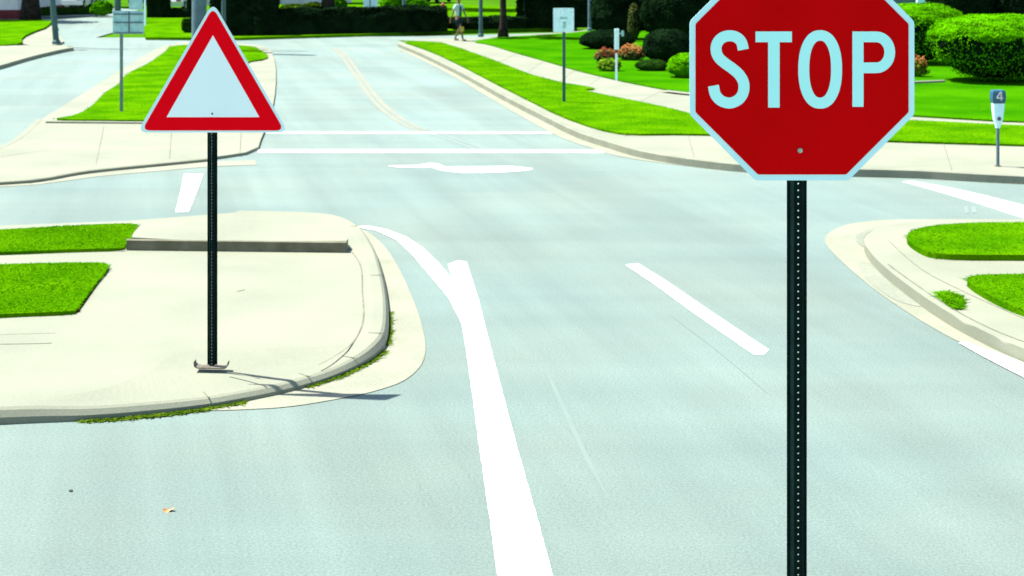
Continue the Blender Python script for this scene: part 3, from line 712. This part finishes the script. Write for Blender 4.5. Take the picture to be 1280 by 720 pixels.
# trees: trunks show, crowns are above the picture and shade the far side
def tb_(px, py, z=.12): return at(px, py, z)
tree('thick dark tree trunk beside the white house at the top left', tb_(38, 25, .15), 5, .46, (-4.5, 2, 8), (4.5, 4, 3.2), n=9000, size=.2, flare=1.25)
tree('slim tree with a dark foot standing on the far lawn corner', tb_(629, 46, LZ), 4, .15, (0, 0, 5), (1.4, 1.4, 1.4), m='leaf_mid', n=3500, size=.13, flare=1.7)
tree('wide dark tree trunk left of the white square sign', tb_(662, 26), 5, .62, (0, 1, 8), (5, 4.5, 3.4), n=9000, size=.2, flare=.75)
tree('tall tree above the long low hedge, left of the mailbox', tb_(410, 26), 6, .35, (0, 0, 8), (5.5, 4, 3), n=9000, size=.2)
tree('tall tree above the tall dark hedge behind the triangular sign', tb_(310, 22), 6, .4, (0, 0, 8), (5, 4, 3), n=9000, size=.2)
tree('tall tree behind the evergreens beside the stop sign', tb_(850, 14), 6, .4, (0, 0, 8), (6, 4, 3), n=9000, size=.2)
tree('tall tree behind the shrubs at the top right', tb_(1190, 10), 6, .35, (0, 0, 8), (6, 4, 3), n=9000, size=.2)
tree('tall tree beyond the hedge near the thin post', tb_(530, 12), 6, .3, (0, 0, 9), (5, 3.5, 3), m='leaf_mid', n=7000, size=.2)
tree('tree behind the parked cars at the top left', tb_(92, 6), 5, .25, (0, 0, 8), (4, 3.5, 3), m='leaf_mid', n=6000, size=.2)

# ---------------------------------------------------------------- poles, posts, small signs
def pole(label, px, py, wpx, m, h, name='street_pole', z0=LZ, lean=0, arm=True, group=None, cat='pole', taper=.6):
    b = at(px, py, z0); r = wpx*b.y/F/2
    root = thing(name, label, cat, b, 0, group)
    bm = bmesh.new(); tube(bm, [(0, 0, 0), (lean*h*.5, 0, h*.5), (lean*h, 0, h)], [r, r*(1+taper)/2, r*taper], 20); from_bm('shaft', bm, m, root, smooth=False)
    bm = bmesh.new(); tube(bm, [(0, 0, 0), (0, 0, .10), (0, 0, .16)], [r*1.45, r*1.4, r*1.05], 20); from_bm('base', bm, m, root)
    if arm:
        bm = bmesh.new(); x = lean*h; tube(bm, catmull([(x, 0, h-.2), (x-.5, -.1, h+.25), (x-1.6, -.3, h+.35)], 5), [.05]*11, 10); from_bm('arm', bm, m, root)
        bm = bmesh.new(); box(bm, (x-1.9, -.35, h+.33), (.7, .28, .12)); bmesh.ops.bevel(bm, geom=bm.edges[:], offset=.04, segments=2); from_bm('lamp_head', bm, 'darkgrey', root)
    return root
pole('green street lamp pole standing by the left driveway, leaning slightly', 70.5, 55, 7.5, 'teal', 8, 'street_lamp', lean=-.09*1.0, z0=.13, cat='street lamp', group='green poles')
pole('dark green pole directly behind the wide grey sign', 147, 30, 8.5, 'teal', 8, 'street_lamp', cat='street lamp', z0=.0, group='green poles')
pole('thick blue grey steel pole directly behind the triangular sign', 249, 60, 19, 'bluegrey', 9, 'utility_pole', arm=False, cat='utility pole', taper=.8)
pole('slim green pole just right of the triangular sign apex', 279.5, 56, 6, 'teal', 7, 'street_lamp', cat='street lamp', group='green poles')
pole('thin grey post in front of the far hedge, right of the mailbox', 505, 37.5, 5, 'bluegrey', 6, 'utility_pole', arm=False, z0=.12, cat='utility pole')
pole('dark green street lamp pole right of the walking person', 601, 46, 5.2, 'teal', 7, 'street_lamp', z0=KZ, cat='street lamp', group='green poles')
pole('light grey pole on the lawn right of the white square sign', 737, 38.5, 4.8, 'bluegrey', 8, 'utility_pole', arm=False, cat='utility pole', z0=LZ)

def sign_post(label, px, ybase, wpx, x0, x1, y0, y1, mpost, mpanel, z0, name, cat):
    b = at(px, ybase, z0); s = b.y/F; root = thing(name, label, cat, b)
    w = wpx*s; hz = (ybase-y0)*s-.03
    bm = bmesh.new(); box(bm, (0, .012, hz/2), (w, .022, hz)); box(bm, (-w*.4, .03, hz/2), (w*.18, .03, hz)); box(bm, (w*.4, .03, hz/2), (w*.18, .03, hz)); from_bm('post', bm, mpost, root)
    bm = bmesh.new(); prism_xz(bm, rounded([((x0-px)*s, (ybase-y1)*s), ((x1-px)*s, (ybase-y1)*s), ((x1-px)*s, (ybase-y0)*s), ((x0-px)*s, (ybase-y0)*s)], .03, 5), -.006, -.001)
    p = from_bm('sign_panel', bm, mpanel, root)
    return root, s, p
r_, s_, p_ = sign_post('wide grey backed road sign on a thin post in the grass wedge', 151.5, 139, 3.6, 141, 180, 13.5, 42.5, 'steel', 'signback', BZ+.05, 'road_sign', 'road sign')
for yy in (17.5, 28, 41):
    bm = bmesh.new(); box(bm, ((160.5-151.5)*s_, -.018, (139-yy)*s_), (36*s_, .022, 1.6*s_)); from_bm('bracket', bm, 'bluegrey', r_)
bm = bmesh.new(); box(bm, ((161.5-151.5)*s_, -.013, (139-28)*s_), (1.8*s_, .010, 27*s_)); from_bm('bracket', bm, 'bluegrey', r_)
bm = bmesh.new(); box(bm, ((170-151.5)*s_, -.013, (139-2)*s_), (17*s_, .012, 20*s_)); from_bm('upper_panel', bm, 'signback', r_)
bm = bmesh.new(); box(bm, ((181-151.5)*s_, .01, (139-10)*s_), (1.8*s_, .03, 44*s_)); from_bm('edge_rail', bm, 'signwhite', r_)
r2, s2, p2 = sign_post('white square sign on a dark green post in the grass verge', 705, 127, 3.8, 691.5, 717.5, 10, 40, 'teal', 'signwhite', LZ, 'parking_sign', 'road sign')
for dx, dz in ((0, 10.5), (0, 39)): bolt(r2, dx, (127-dz-(0 if dz < 20 else 0))*s2 if False else ((127-13)*s2 if dz < 20 else (127-37.5)*s2), y=-.008, r=.012)
# faint printing on the white sign: a grey box, rules
def flat(parent, name, x0, x1, y0, y1, px, yb, s, m, y=-.0075):
    bm = bmesh.new(); prism_xz(bm, [((x0-px)*s, (yb-y1)*s), ((x1-px)*s, (yb-y1)*s), ((x1-px)*s, (yb-y0)*s), ((x0-px)*s, (yb-y0)*s)], y, y+.001); return from_bm(name, bm, m, parent)
flat(r2, 'printing', 700, 709, 21, 24, 705, 127, s2, 'signback'); flat(r2, 'printing', 703.5, 707.5, 27, 35, 705, 127, s2, 'signback')
# white marker post
b = at(770.5, 101, LZ); s = b.y/F; r_ = thing('marker_post', 'slim white marker post with a red band beside the sidewalk', 'marker post', b)
bm = bmesh.new(); box(bm, (0, 0, 17.5*s), (2.6*s, .03, 35*s)); from_bm('lower_post', bm, 'signwhite', r_)
bm = bmesh.new(); box(bm, (0, 0, 37*s), (4.0*s, .06, 4.5*s)); from_bm('band', bm, 'red', r_)
bm = bmesh.new(); box(bm, (.4*s, 0, 52*s), (5.6*s, .08, 26*s)); bmesh.ops.bevel(bm, geom=bm.edges[:], offset=.015, segments=2); from_bm('sleeve', bm, 'signwhite', r_)
bm = bmesh.new(); box(bm, (8*s, .05, 59*s), (3.2*s, .03, 7*s)); box(bm, (5*s, .05, 59*s), (5*s, .02, 1.2*s)); from_bm('side_plate', bm, 'signback', r_)
# parking meter
b = at(1247.3, 208, KZ); s = b.y/F; r_ = thing('parking_meter', 'parking meter with a blue head marked 4 at the kerb on the right', 'parking meter', b)
bm = bmesh.new(); tube(bm, [(0, 0, 0), (0, 0, 50*s)], [2.0*s, 2.0*s], 16); from_bm('post', bm, 'bluegrey', r_)
bm = bmesh.new(); tube(bm, [(0, 0, 0), (0, 0, 1.2*s)], [4*s, 3.6*s], 16); from_bm('base', bm, 'ironplate', r_)
def rect_loft(bm, rows):
    pr = None
    for (z, hx, hy) in rows:
        vs = [bm.verts.new((a*hx, c*hy, z)) for a, c in ((-1, -1), (-.4, -1.15), (.4, -1.15), (1, -1), (1, 1), (-1, 1))]
        if pr:
            for k in range(6): bm.faces.new((pr[k], pr[(k+1) % 6], vs[(k+1) % 6], vs[k]))
        else: bm.faces.new(vs)
        pr = vs
    bm.faces.new(pr)
bm = bmesh.new(); rect_loft(bm, [(z*s, x*s, y*s) for z, x, y in ((48, 2.4, 2.4), (53, 3.2, 3), (58, 5.0, 3.8), (70, 6.4, 4.6), (79, 6.8, 4.8))]); from_bm('housing', bm, 'meterbody', r_)
bm = bmesh.new(); rect_loft(bm, [(z*s, x*s, y*s) for z, x, y in ((79, 6.6, 4.8), (81, 7.8, 5.6), (86, 8.4, 6), (93, 8.0, 5.8), (95.5, 6.8, 4.8))]); from_bm('head', bm, 'meterhead', r_)
bm = bmesh.new()
yk = -7.6*s
prism_xz(bm, [(x*s, (88+z)*s) for x, z in ((1.0, -5), (2.6, -5), (2.6, 6), (1.0, 6))], yk, yk+.004)
prism_xz(bm, [(x*s, (88+z)*s) for x, z in ((-4, -2.6), (4, -2.6), (4, -1.0), (-4, -1.0))], yk-.002, yk+.003)
prism_xz(bm, [(x*s, (88+z)*s) for x, z in ((-4, -1.0), (-2.2, -1.0), (1.6, 5.9), (0.2, 5.9))], yk-.001, yk+.0035)
from_bm('number', bm, 'lamp', r_)
bm = bmesh.new(); box(bm, (0, -5.2*s, 60*s), (4*s, .02, 4*s)); from_bm('coin_slot', bm, 'darkgrey', r_)
# mailbox on a wooden post
b = at(463.5, 37, .12); s = b.y/F; r_ = thing('mailbox', 'pale blue mailbox on a brown wooden post in front of the hedge', 'mailbox', b)
bm = bmesh.new(); box(bm, (0, 0, 14*s), (5.5*s, 5.5*s, 28*s)); from_bm('post', bm, 'brown', r_)
bm = bmesh.new(); w = 8.2*s; z0_ = 27.5*s; z1_ = 38*s
prism_xz(bm, [(-w, z0_), (w, z0_)]+[(w*math.cos(t), z1_+w*math.sin(t)) for t in [math.pi*k/12 for k in range(13)]], -.35, .35); from_bm('box', bm, 'signwhite', r_)
bm = bmesh.new(); box(bm, (0, -.36, z0_+7*s), (1.2*s, .015, 13*s)); from_bm('door_handle', bm, 'bluegrey', r_)
# hydrant
b = at(553.5, 21, .12); r_ = thing('fire_hydrant', 'red fire hydrant beyond the far hedge left of the person', 'fire hydrant', b)
bm = bmesh.new(); tube(bm, [(0, 0, z) for z in (0, .05, .06, .5, .52, .56, .62, .72, .76)], [.17, .17, .12, .12, .16, .16, .13, .08, .03], 16); from_bm('barrel', bm, 'red', r_)
for sx in (-1, 1):
    bm = bmesh.new(); tube(bm, [(sx*.1, 0, .42), (sx*.19, 0, .42)], [.06, .065], 12); from_bm('outlet', bm, 'red', r_)

# ---------------------------------------------------------------- cars
def car_body(m):
    root = thing('parked_car', '-', 'car', (0, 0, 0))
    prof = [(-2.2, .32), (-2.25, .62), (-2.15, .86), (-1.55, .95), (-1.0, 1.38), (-.6, 1.46), (.35, 1.45), (.75, 1.34), (1.25, .98), (1.95, .88), (2.2, .74), (2.27, .5), (2.2, .3)]
    bm = bmesh.new(); rows = []
    for yy, k, dz in ((-.87, .97, -.02), (-.9, 1, 0), (-.62, 1, .0), (.62, 1, .0), (.9, 1, 0), (.87, .97, -.02)):
        row = []
        for x, z in prof:
            inset = .2*max(0, (z-.9)/.5) if abs(yy) > .7 else 0
            row.append(bm.verts.new((x*k, yy-math.copysign(inset, yy), z+(dz if z > .5 else 0))))
        rows.append(row)
    for a, b in zip(rows, rows[1:]):
        for i in range(len(prof)): j = (i+1) % len(prof); bm.faces.new((a[i], a[j], b[j], b[i]))
    bm.faces.new(rows[0]); bm.faces.new(rows[-1])
    from_bm('body', bm, m, root)
    for sgn in (-1, 1):
        for (xa, xb, xc_, xd) in ((-1.2, -.2, -.2, -.92), (-.1, 1.05, .62, -.1)):
            bm = bmesh.new()
            ya, yb = sgn*.895, sgn*.735
            vs = [bm.verts.new(p) for p in ((xa, ya, .98), (xb, ya, .98), (xc_, yb, 1.36), (xd, yb, 1.36))]
            bm.faces.new(vs); r = bmesh.ops.extrude_face_region(bm, geom=bm.faces[:])
            for e in r['geom']:
                if isinstance(e, bmesh.types.BMVert): e.co.y += sgn*.012
            from_bm('window', bm, 'glass', root)
        for x in (-1.4, 1.42):
            bm = bmesh.new(); tube(bm, [(x, sgn*.68, .32), (x, sgn*.70, .32), (x, sgn*.90, .32), (x, sgn*.92, .32)], [.28, .32, .32, .28], 24); w_ = from_bm('wheel', bm, 'tyre', root)
            bm = bmesh.new(); tube(bm, [(x, sgn*.90, .32), (x, sgn*.935, .32)], [.2, .17], 16); from_bm('rim', bm, 'rim', w_)
        bm = bmesh.new(); box(bm, (2.2, sgn*.62, .66), (.08, .36, .14)); from_bm('headlight', bm, 'lamp', root)
        bm = bmesh.new(); box(bm, (-2.2, sgn*.66, .72), (.08, .3, .16)); from_bm('taillight', bm, 'tail', root)
    for vs in (((1.22, -.68, 1.0), (1.22, .68, 1.0), (.78, .6, 1.36), (.78, -.6, 1.36)), ((-1.52, -.66, .98), (-1.52, .66, .98), (-1.02, .58, 1.39), (-1.02, -.58, 1.39))):
        bm = bmesh.new(); f = bm.faces.new([bm.verts.new(Vector(p)+Vector((math.copysign(.02, p[0]), 0, .012))) for p in vs]); r = bmesh.ops.extrude_face_region(bm, geom=[f])
        for e in r['geom']:
            if isinstance(e, bmesh.types.BMVert): e.co.z += .008
        from_bm('windscreen', bm, 'glass', root)
    return root
def park(root, m, label, px, py, rz, z=.0):
    p = at(px, py, z); root.location = p; root.rotation_euler = (0, 0, rz); root['label'] = label; root['group'] = 'cars parked beyond the far lawns'
    return root
def dup(root, m):
    r = root.copy(); C.objects.link(r)
    for ch in list(root.children):
        c = ch.copy(); C.objects.link(c); c.parent = r
        if ch.name.startswith('body'):
            c.data = ch.data.copy(); c.data.materials.clear(); c.data.materials.append(M[m])
        for g in ch.children:
            d = g.copy(); C.objects.link(d); d.parent = c
    return r
car0 = car_body('car_silver')
specs = [('car_silver', 'silver blue parked car right of the thick tree trunk', 53, 12, .4), ('car_white', 'white parked car right of the leaning green pole', 93, 11, R(96)),
         ('car_blue', 'dark blue parked car beside the bright green bush', 110, 7, R(95)), ('car_black', 'black parked car behind the leaning green pole', 76, 7, R(85)),
         ('car_white', 'white parked car in front of the dark hedge near the thick blue grey pole', 220, 24.0, R(180)), ('car_teal', 'teal parked car beyond the pale flowers', 541, 3, R(75))]
for i, (m, lab, px, py, rz) in enumerate(specs):
    c = car0 if i == 0 else dup(car0, m)
    park(c, m, lab, px, py, rz, .0)
    if i == 4: park(c, m, lab, 220, 13, R(90), .05)

# ---------------------------------------------------------------- houses
def house(label, x, y, w, d, h, wall, base, rz=0, z0=.0, wins=3):
    root = thing('house', label, 'house', (x, y, z0), rz)
    bm = bmesh.new(); box(bm, (0, 0, h/2+.25), (w, d, h-.5)); from_bm('wall', bm, wall, root)
    bm = bmesh.new(); box(bm, (0, 0, .25), (w+.1, d+.1, .5)); from_bm('plinth', bm, base, root)
    bm = bmesh.new(); e = .5
    v = [bm.verts.new(p) for p in ((-w/2-e, -d/2-e, h), (w/2+e, -d/2-e, h), (w/2+e, d/2+e, h), (-w/2-e, d/2+e, h), (-w/2-e, 0, h+d*.32), (w/2+e, 0, h+d*.32))]
    for f in ((0, 1, 5, 4), (3, 4, 5, 2), (0, 4, 3), (1, 2, 5), (0, 3, 2, 1)): bm.faces.new([v[i] for i in f])
    rf = from_bm('roof', bm, 'roof', root)
    bm = bmesh.new(); box(bm, (w*.25, .5, h+d*.32), (.7, .7, 1.6)); from_bm('chimney', bm, 'brick', rf)
    for k in range(wins):
        cx = -w/2+w*(k+.5)/wins
        if k == wins//2 and wins > 2:
            bm = bmesh.new(); box(bm, (cx, -d/2-.07, 1.25), (1.0, .06, 2.1)); dd = from_bm('door', bm, 'brown', root)
            bm = bmesh.new(); box(bm, (cx+.38, -d/2-.12, 1.2), (.05, .06, .12)); from_bm('handle', bm, 'rim', dd); continue
        bm = bmesh.new(); box(bm, (cx, -d/2-.02, 1.9), (1.2, .08, 1.4)); ww = from_bm('window', bm, 'glass', root)
        bm = bmesh.new()
        for a, b, c, s3 in ((cx, 2.64, 1.36, .08), (cx, 1.16, 1.36, .08), (cx, 1.9, 1.36, .04)): box(bm, (a, -d/2-.075, b), (c, .05, s3))
        for a in (cx-.64, cx+.64): box(bm, (a, -d/2-.072, 1.9), (.08, .045, 1.4))
        from_bm('frame', bm, 'white', ww)
    return root
p = at(-80, 22, .1); house('white house with a dark red brick plinth at the top left', p.x, p.y+4.5, 8.6, 8, 4, 'white', 'brick', wins=2)
p = at(375, 6, .1); house('white house seen above the long low hedge', p.x-2, p.y+5, 9, 8, 4, 'white', 'white', wins=3)
p = at(1112, 24, .1); house('blue grey house behind the clipped bushes, right of the stop sign', p.x-.9, p.y+5, 6.5, 8, 4, 'greywall', 'greywall', wins=3)
bm = bmesh.new(); q = at(1151, 26, .1); box(bm, (0, 0, 1.6), (.42, .3, 3.2)); box(bm, (0, 0, .12), (.56, .42, .24)); box(bm, (0, 0, 3.15), (.56, .42, .2))
o = from_bm('porch_post', bm, 'border'); o.location = q; tag(o, 'pale blue porch post beside the blue grey house', 'porch post')

# ---------------------------------------------------------------- walking person
def skin_obj(name, verts, edges, m, parent, root=0, sub=1):
    me = bpy.data.meshes.new(name); me.from_pydata([v[:3] for v in verts], edges, []); o = link(name, me, m, parent)
    md = o.modifiers.new('Skin', 'SKIN'); md.use_smooth_shade = True
    if not me.skin_vertices: return o
    sv = me.skin_vertices[0].data
    for i, v in enumerate(verts): sv[i].radius = (v[3], v[4] if len(v) > 4 else v[3]); sv[i].use_root = (i == root)
    s = o.modifiers.new('Sub', 'SUBSURF'); s.levels = sub; s.render_levels = sub+1
    return o
pb = at(573, 51, KZ)
per = thing('person', 'person in a pale shirt, dark vest and dark shorts walking on the far sidewalk', 'person', pb, R(55))
V = [(0, 0, .93, .13, .10), (0, 0, 1.12, .115, .09), (0, -.01, 1.32, .15, .10), (0, 0, 1.45, .08, .07), (0, -.01, 1.53, .05), (0, -.02, 1.60, .07, .08), (0, -.02, 1.69, .075, .095), (0, -.015, 1.755, .05, .06)]
E = [(0, 1), (1, 2), (2, 3), (3, 4), (4, 5), (5, 6), (6, 7)]
def chain(st, pts):
    i = st
    for p in pts: V.append(p); E.append((i, len(V)-1)); i = len(V)-1
    return i
for sx, fy, ky in ((-1, -.30, -.22), (1, .26, .02)):
    chain(0, [(sx*.10, 0, .86, .09), (sx*.105, ky*.6, .66, .07), (sx*.105, ky, .48, .055), (sx*.105, (ky+fy)/2, .28, .048), (sx*.11, fy, .09, .036), (sx*.115, fy-.13, .035, .033), (sx*.12, fy-.19, .03, .025)])
    ay = .16 if sx < 0 else -.20
    h_ = chain(2, [(sx*.17, 0, 1.42, .055), (sx*.23, ay*.3, 1.26, .045), (sx*.25, ay*.55, 1.12, .038), (sx*.25, ay*1.0, .98, .03), (sx*.25, ay*1.35, .87, .024), (sx*.245, ay*1.45, .82, .028, .018)])
    for k, (dy, ln) in enumerate(((-.03, .075), (-.01, .085), (.01, .08), (.028, .065))):
        chain(h_, [(sx*.245, ay*1.45+dy, .785, .009), (sx*.238, ay*1.5+dy, .785-ln*.55, .008), (sx*.228, ay*1.5+dy, .785-ln, .007)])
    chain(h_, [(sx*.225, ay*1.45-.035, .80, .010), (sx*.215, ay*1.45-.05, .765, .009)])
skin_obj('body', V, E, 'skin', per)
skin_obj('shirt', [(0, 0, .90, .165, .135), (0, 0, 1.14, .145, .12), (0, -.01, 1.33, .175, .125), (0, 0, 1.43, .10, .09), (-.185, 0, 1.41, .075), (-.25, .05, 1.24, .068), (.185, 0, 1.41, .075), (.25, -.06, 1.24, .068)], [(0, 1), (1, 2), (2, 3), (2, 4), (4, 5), (2, 6), (6, 7)], 'shirt', per)
skin_obj('vest', [(0, -.01, .93, .14, .16), (0, -.01, 1.14, .11, .14), (0, -.015, 1.34, .10, .15), (0, -.01, 1.41, .06, .11)], [(0, 1), (1, 2), (2, 3)], 'vest', per)
skin_obj('shorts', [(0, 0, .96, .155, .125), (0, 0, .88, .15, .12), (-.11, -.06, .72, .115), (-.115, -.14, .54, .10), (.11, .01, .72, .115), (.115, .02, .54, .10)], [(0, 1), (1, 2), (2, 3), (1, 4), (4, 5)], 'shorts', per)
skin_obj('hair', [(0, .02, 1.62, .05, .06), (0, .015, 1.70, .085, .09), (0, -.01, 1.765, .065, .075)], [(0, 1), (1, 2)], 'hair', per)
for sx, fy in ((-1, -.30), (1, .26)):
    skin_obj('shoe', [(sx*.11, fy+.03, .05, .045, .045), (sx*.113, fy-.07, .04, .045, .038), (sx*.12, fy-.19, .032, .038, .030)], [(0, 1), (1, 2)], 'shoe', per)
bm = bmesh.new()
for sx in (-1, 1): bmesh.ops.create_uvsphere(bm, u_segments=8, v_segments=6, radius=.013, matrix=Matrix.Translation((sx*.03, -.115, 1.68)))
from_bm('eyes', bm, 'hair', per)
bm = bmesh.new(); bmesh.ops.create_uvsphere(bm, u_segments=8, v_segments=6, radius=.016, matrix=Matrix.Translation((0, -.125, 1.65))); from_bm('nose', bm, 'skin', per)
bm = bmesh.new(); box(bm, (0, 0, 0), (.16, .07, .20)); bmesh.ops.bevel(bm, geom=bm.edges[:], offset=.02, segments=2)
o = from_bm('bag', bm, 'yellowtag'); o.location = Vector(pb)+Vector((.15, -.32, .48)); tag(o, 'small yellow bag carried by the walking person', 'bag')

# ---------------------------------------------------------------- light, camera
sc = bpy.context.scene
EL = 64
sdir = Vector((-.95, .30, 0)).normalized()*math.cos(R(EL)); sdir.z = math.sin(R(EL))       # towards the sun: left and behind
sun = bpy.data.lights.new('sun', 'SUN'); sun.energy = 4.2; sun.angle = R(.53); sun.color = (1, .965, .90)
so = bpy.data.objects.new('sun', sun); C.objects.link(so); so.rotation_euler = sdir.to_track_quat('Z', 'Y').to_euler()
w = bpy.data.worlds.new('World'); sc.world = w; w.use_nodes = True
n, l = w.node_tree.nodes, w.node_tree.links
sky = n.new('ShaderNodeTexSky'); sky.sky_type = 'NISHITA'; sky.sun_disc = False; sky.sun_elevation = R(EL)
sky.sun_rotation = math.atan2(sdir.x, sdir.y)
bg = n['Background']; bg.inputs['Strength'].default_value = .082; l.new(sky.outputs[0], bg.inputs['Color'])
cam = bpy.data.cameras.new('camera'); co = bpy.data.objects.new('camera', cam); C.objects.link(co)
co.location = (0, 0, H); co.rotation_euler = (R(90), 0, 0)
cam.sensor_width = 36; cam.lens = F/1280*36; cam.shift_y = -(360-HZ)/1280; cam.clip_start = .05; cam.clip_end = 3000
cam.dof.use_dof = True; cam.dof.focus_distance = 7.0; cam.dof.aperture_fstop = 5.6
sc.camera = co
sc.view_settings.view_transform = 'Standard'; sc.view_settings.look = 'None'; sc.view_settings.exposure = 1.77; sc.view_settings.gamma = 1
sc.render.engine = 'CYCLES'; sc.cycles.max_bounces = 5
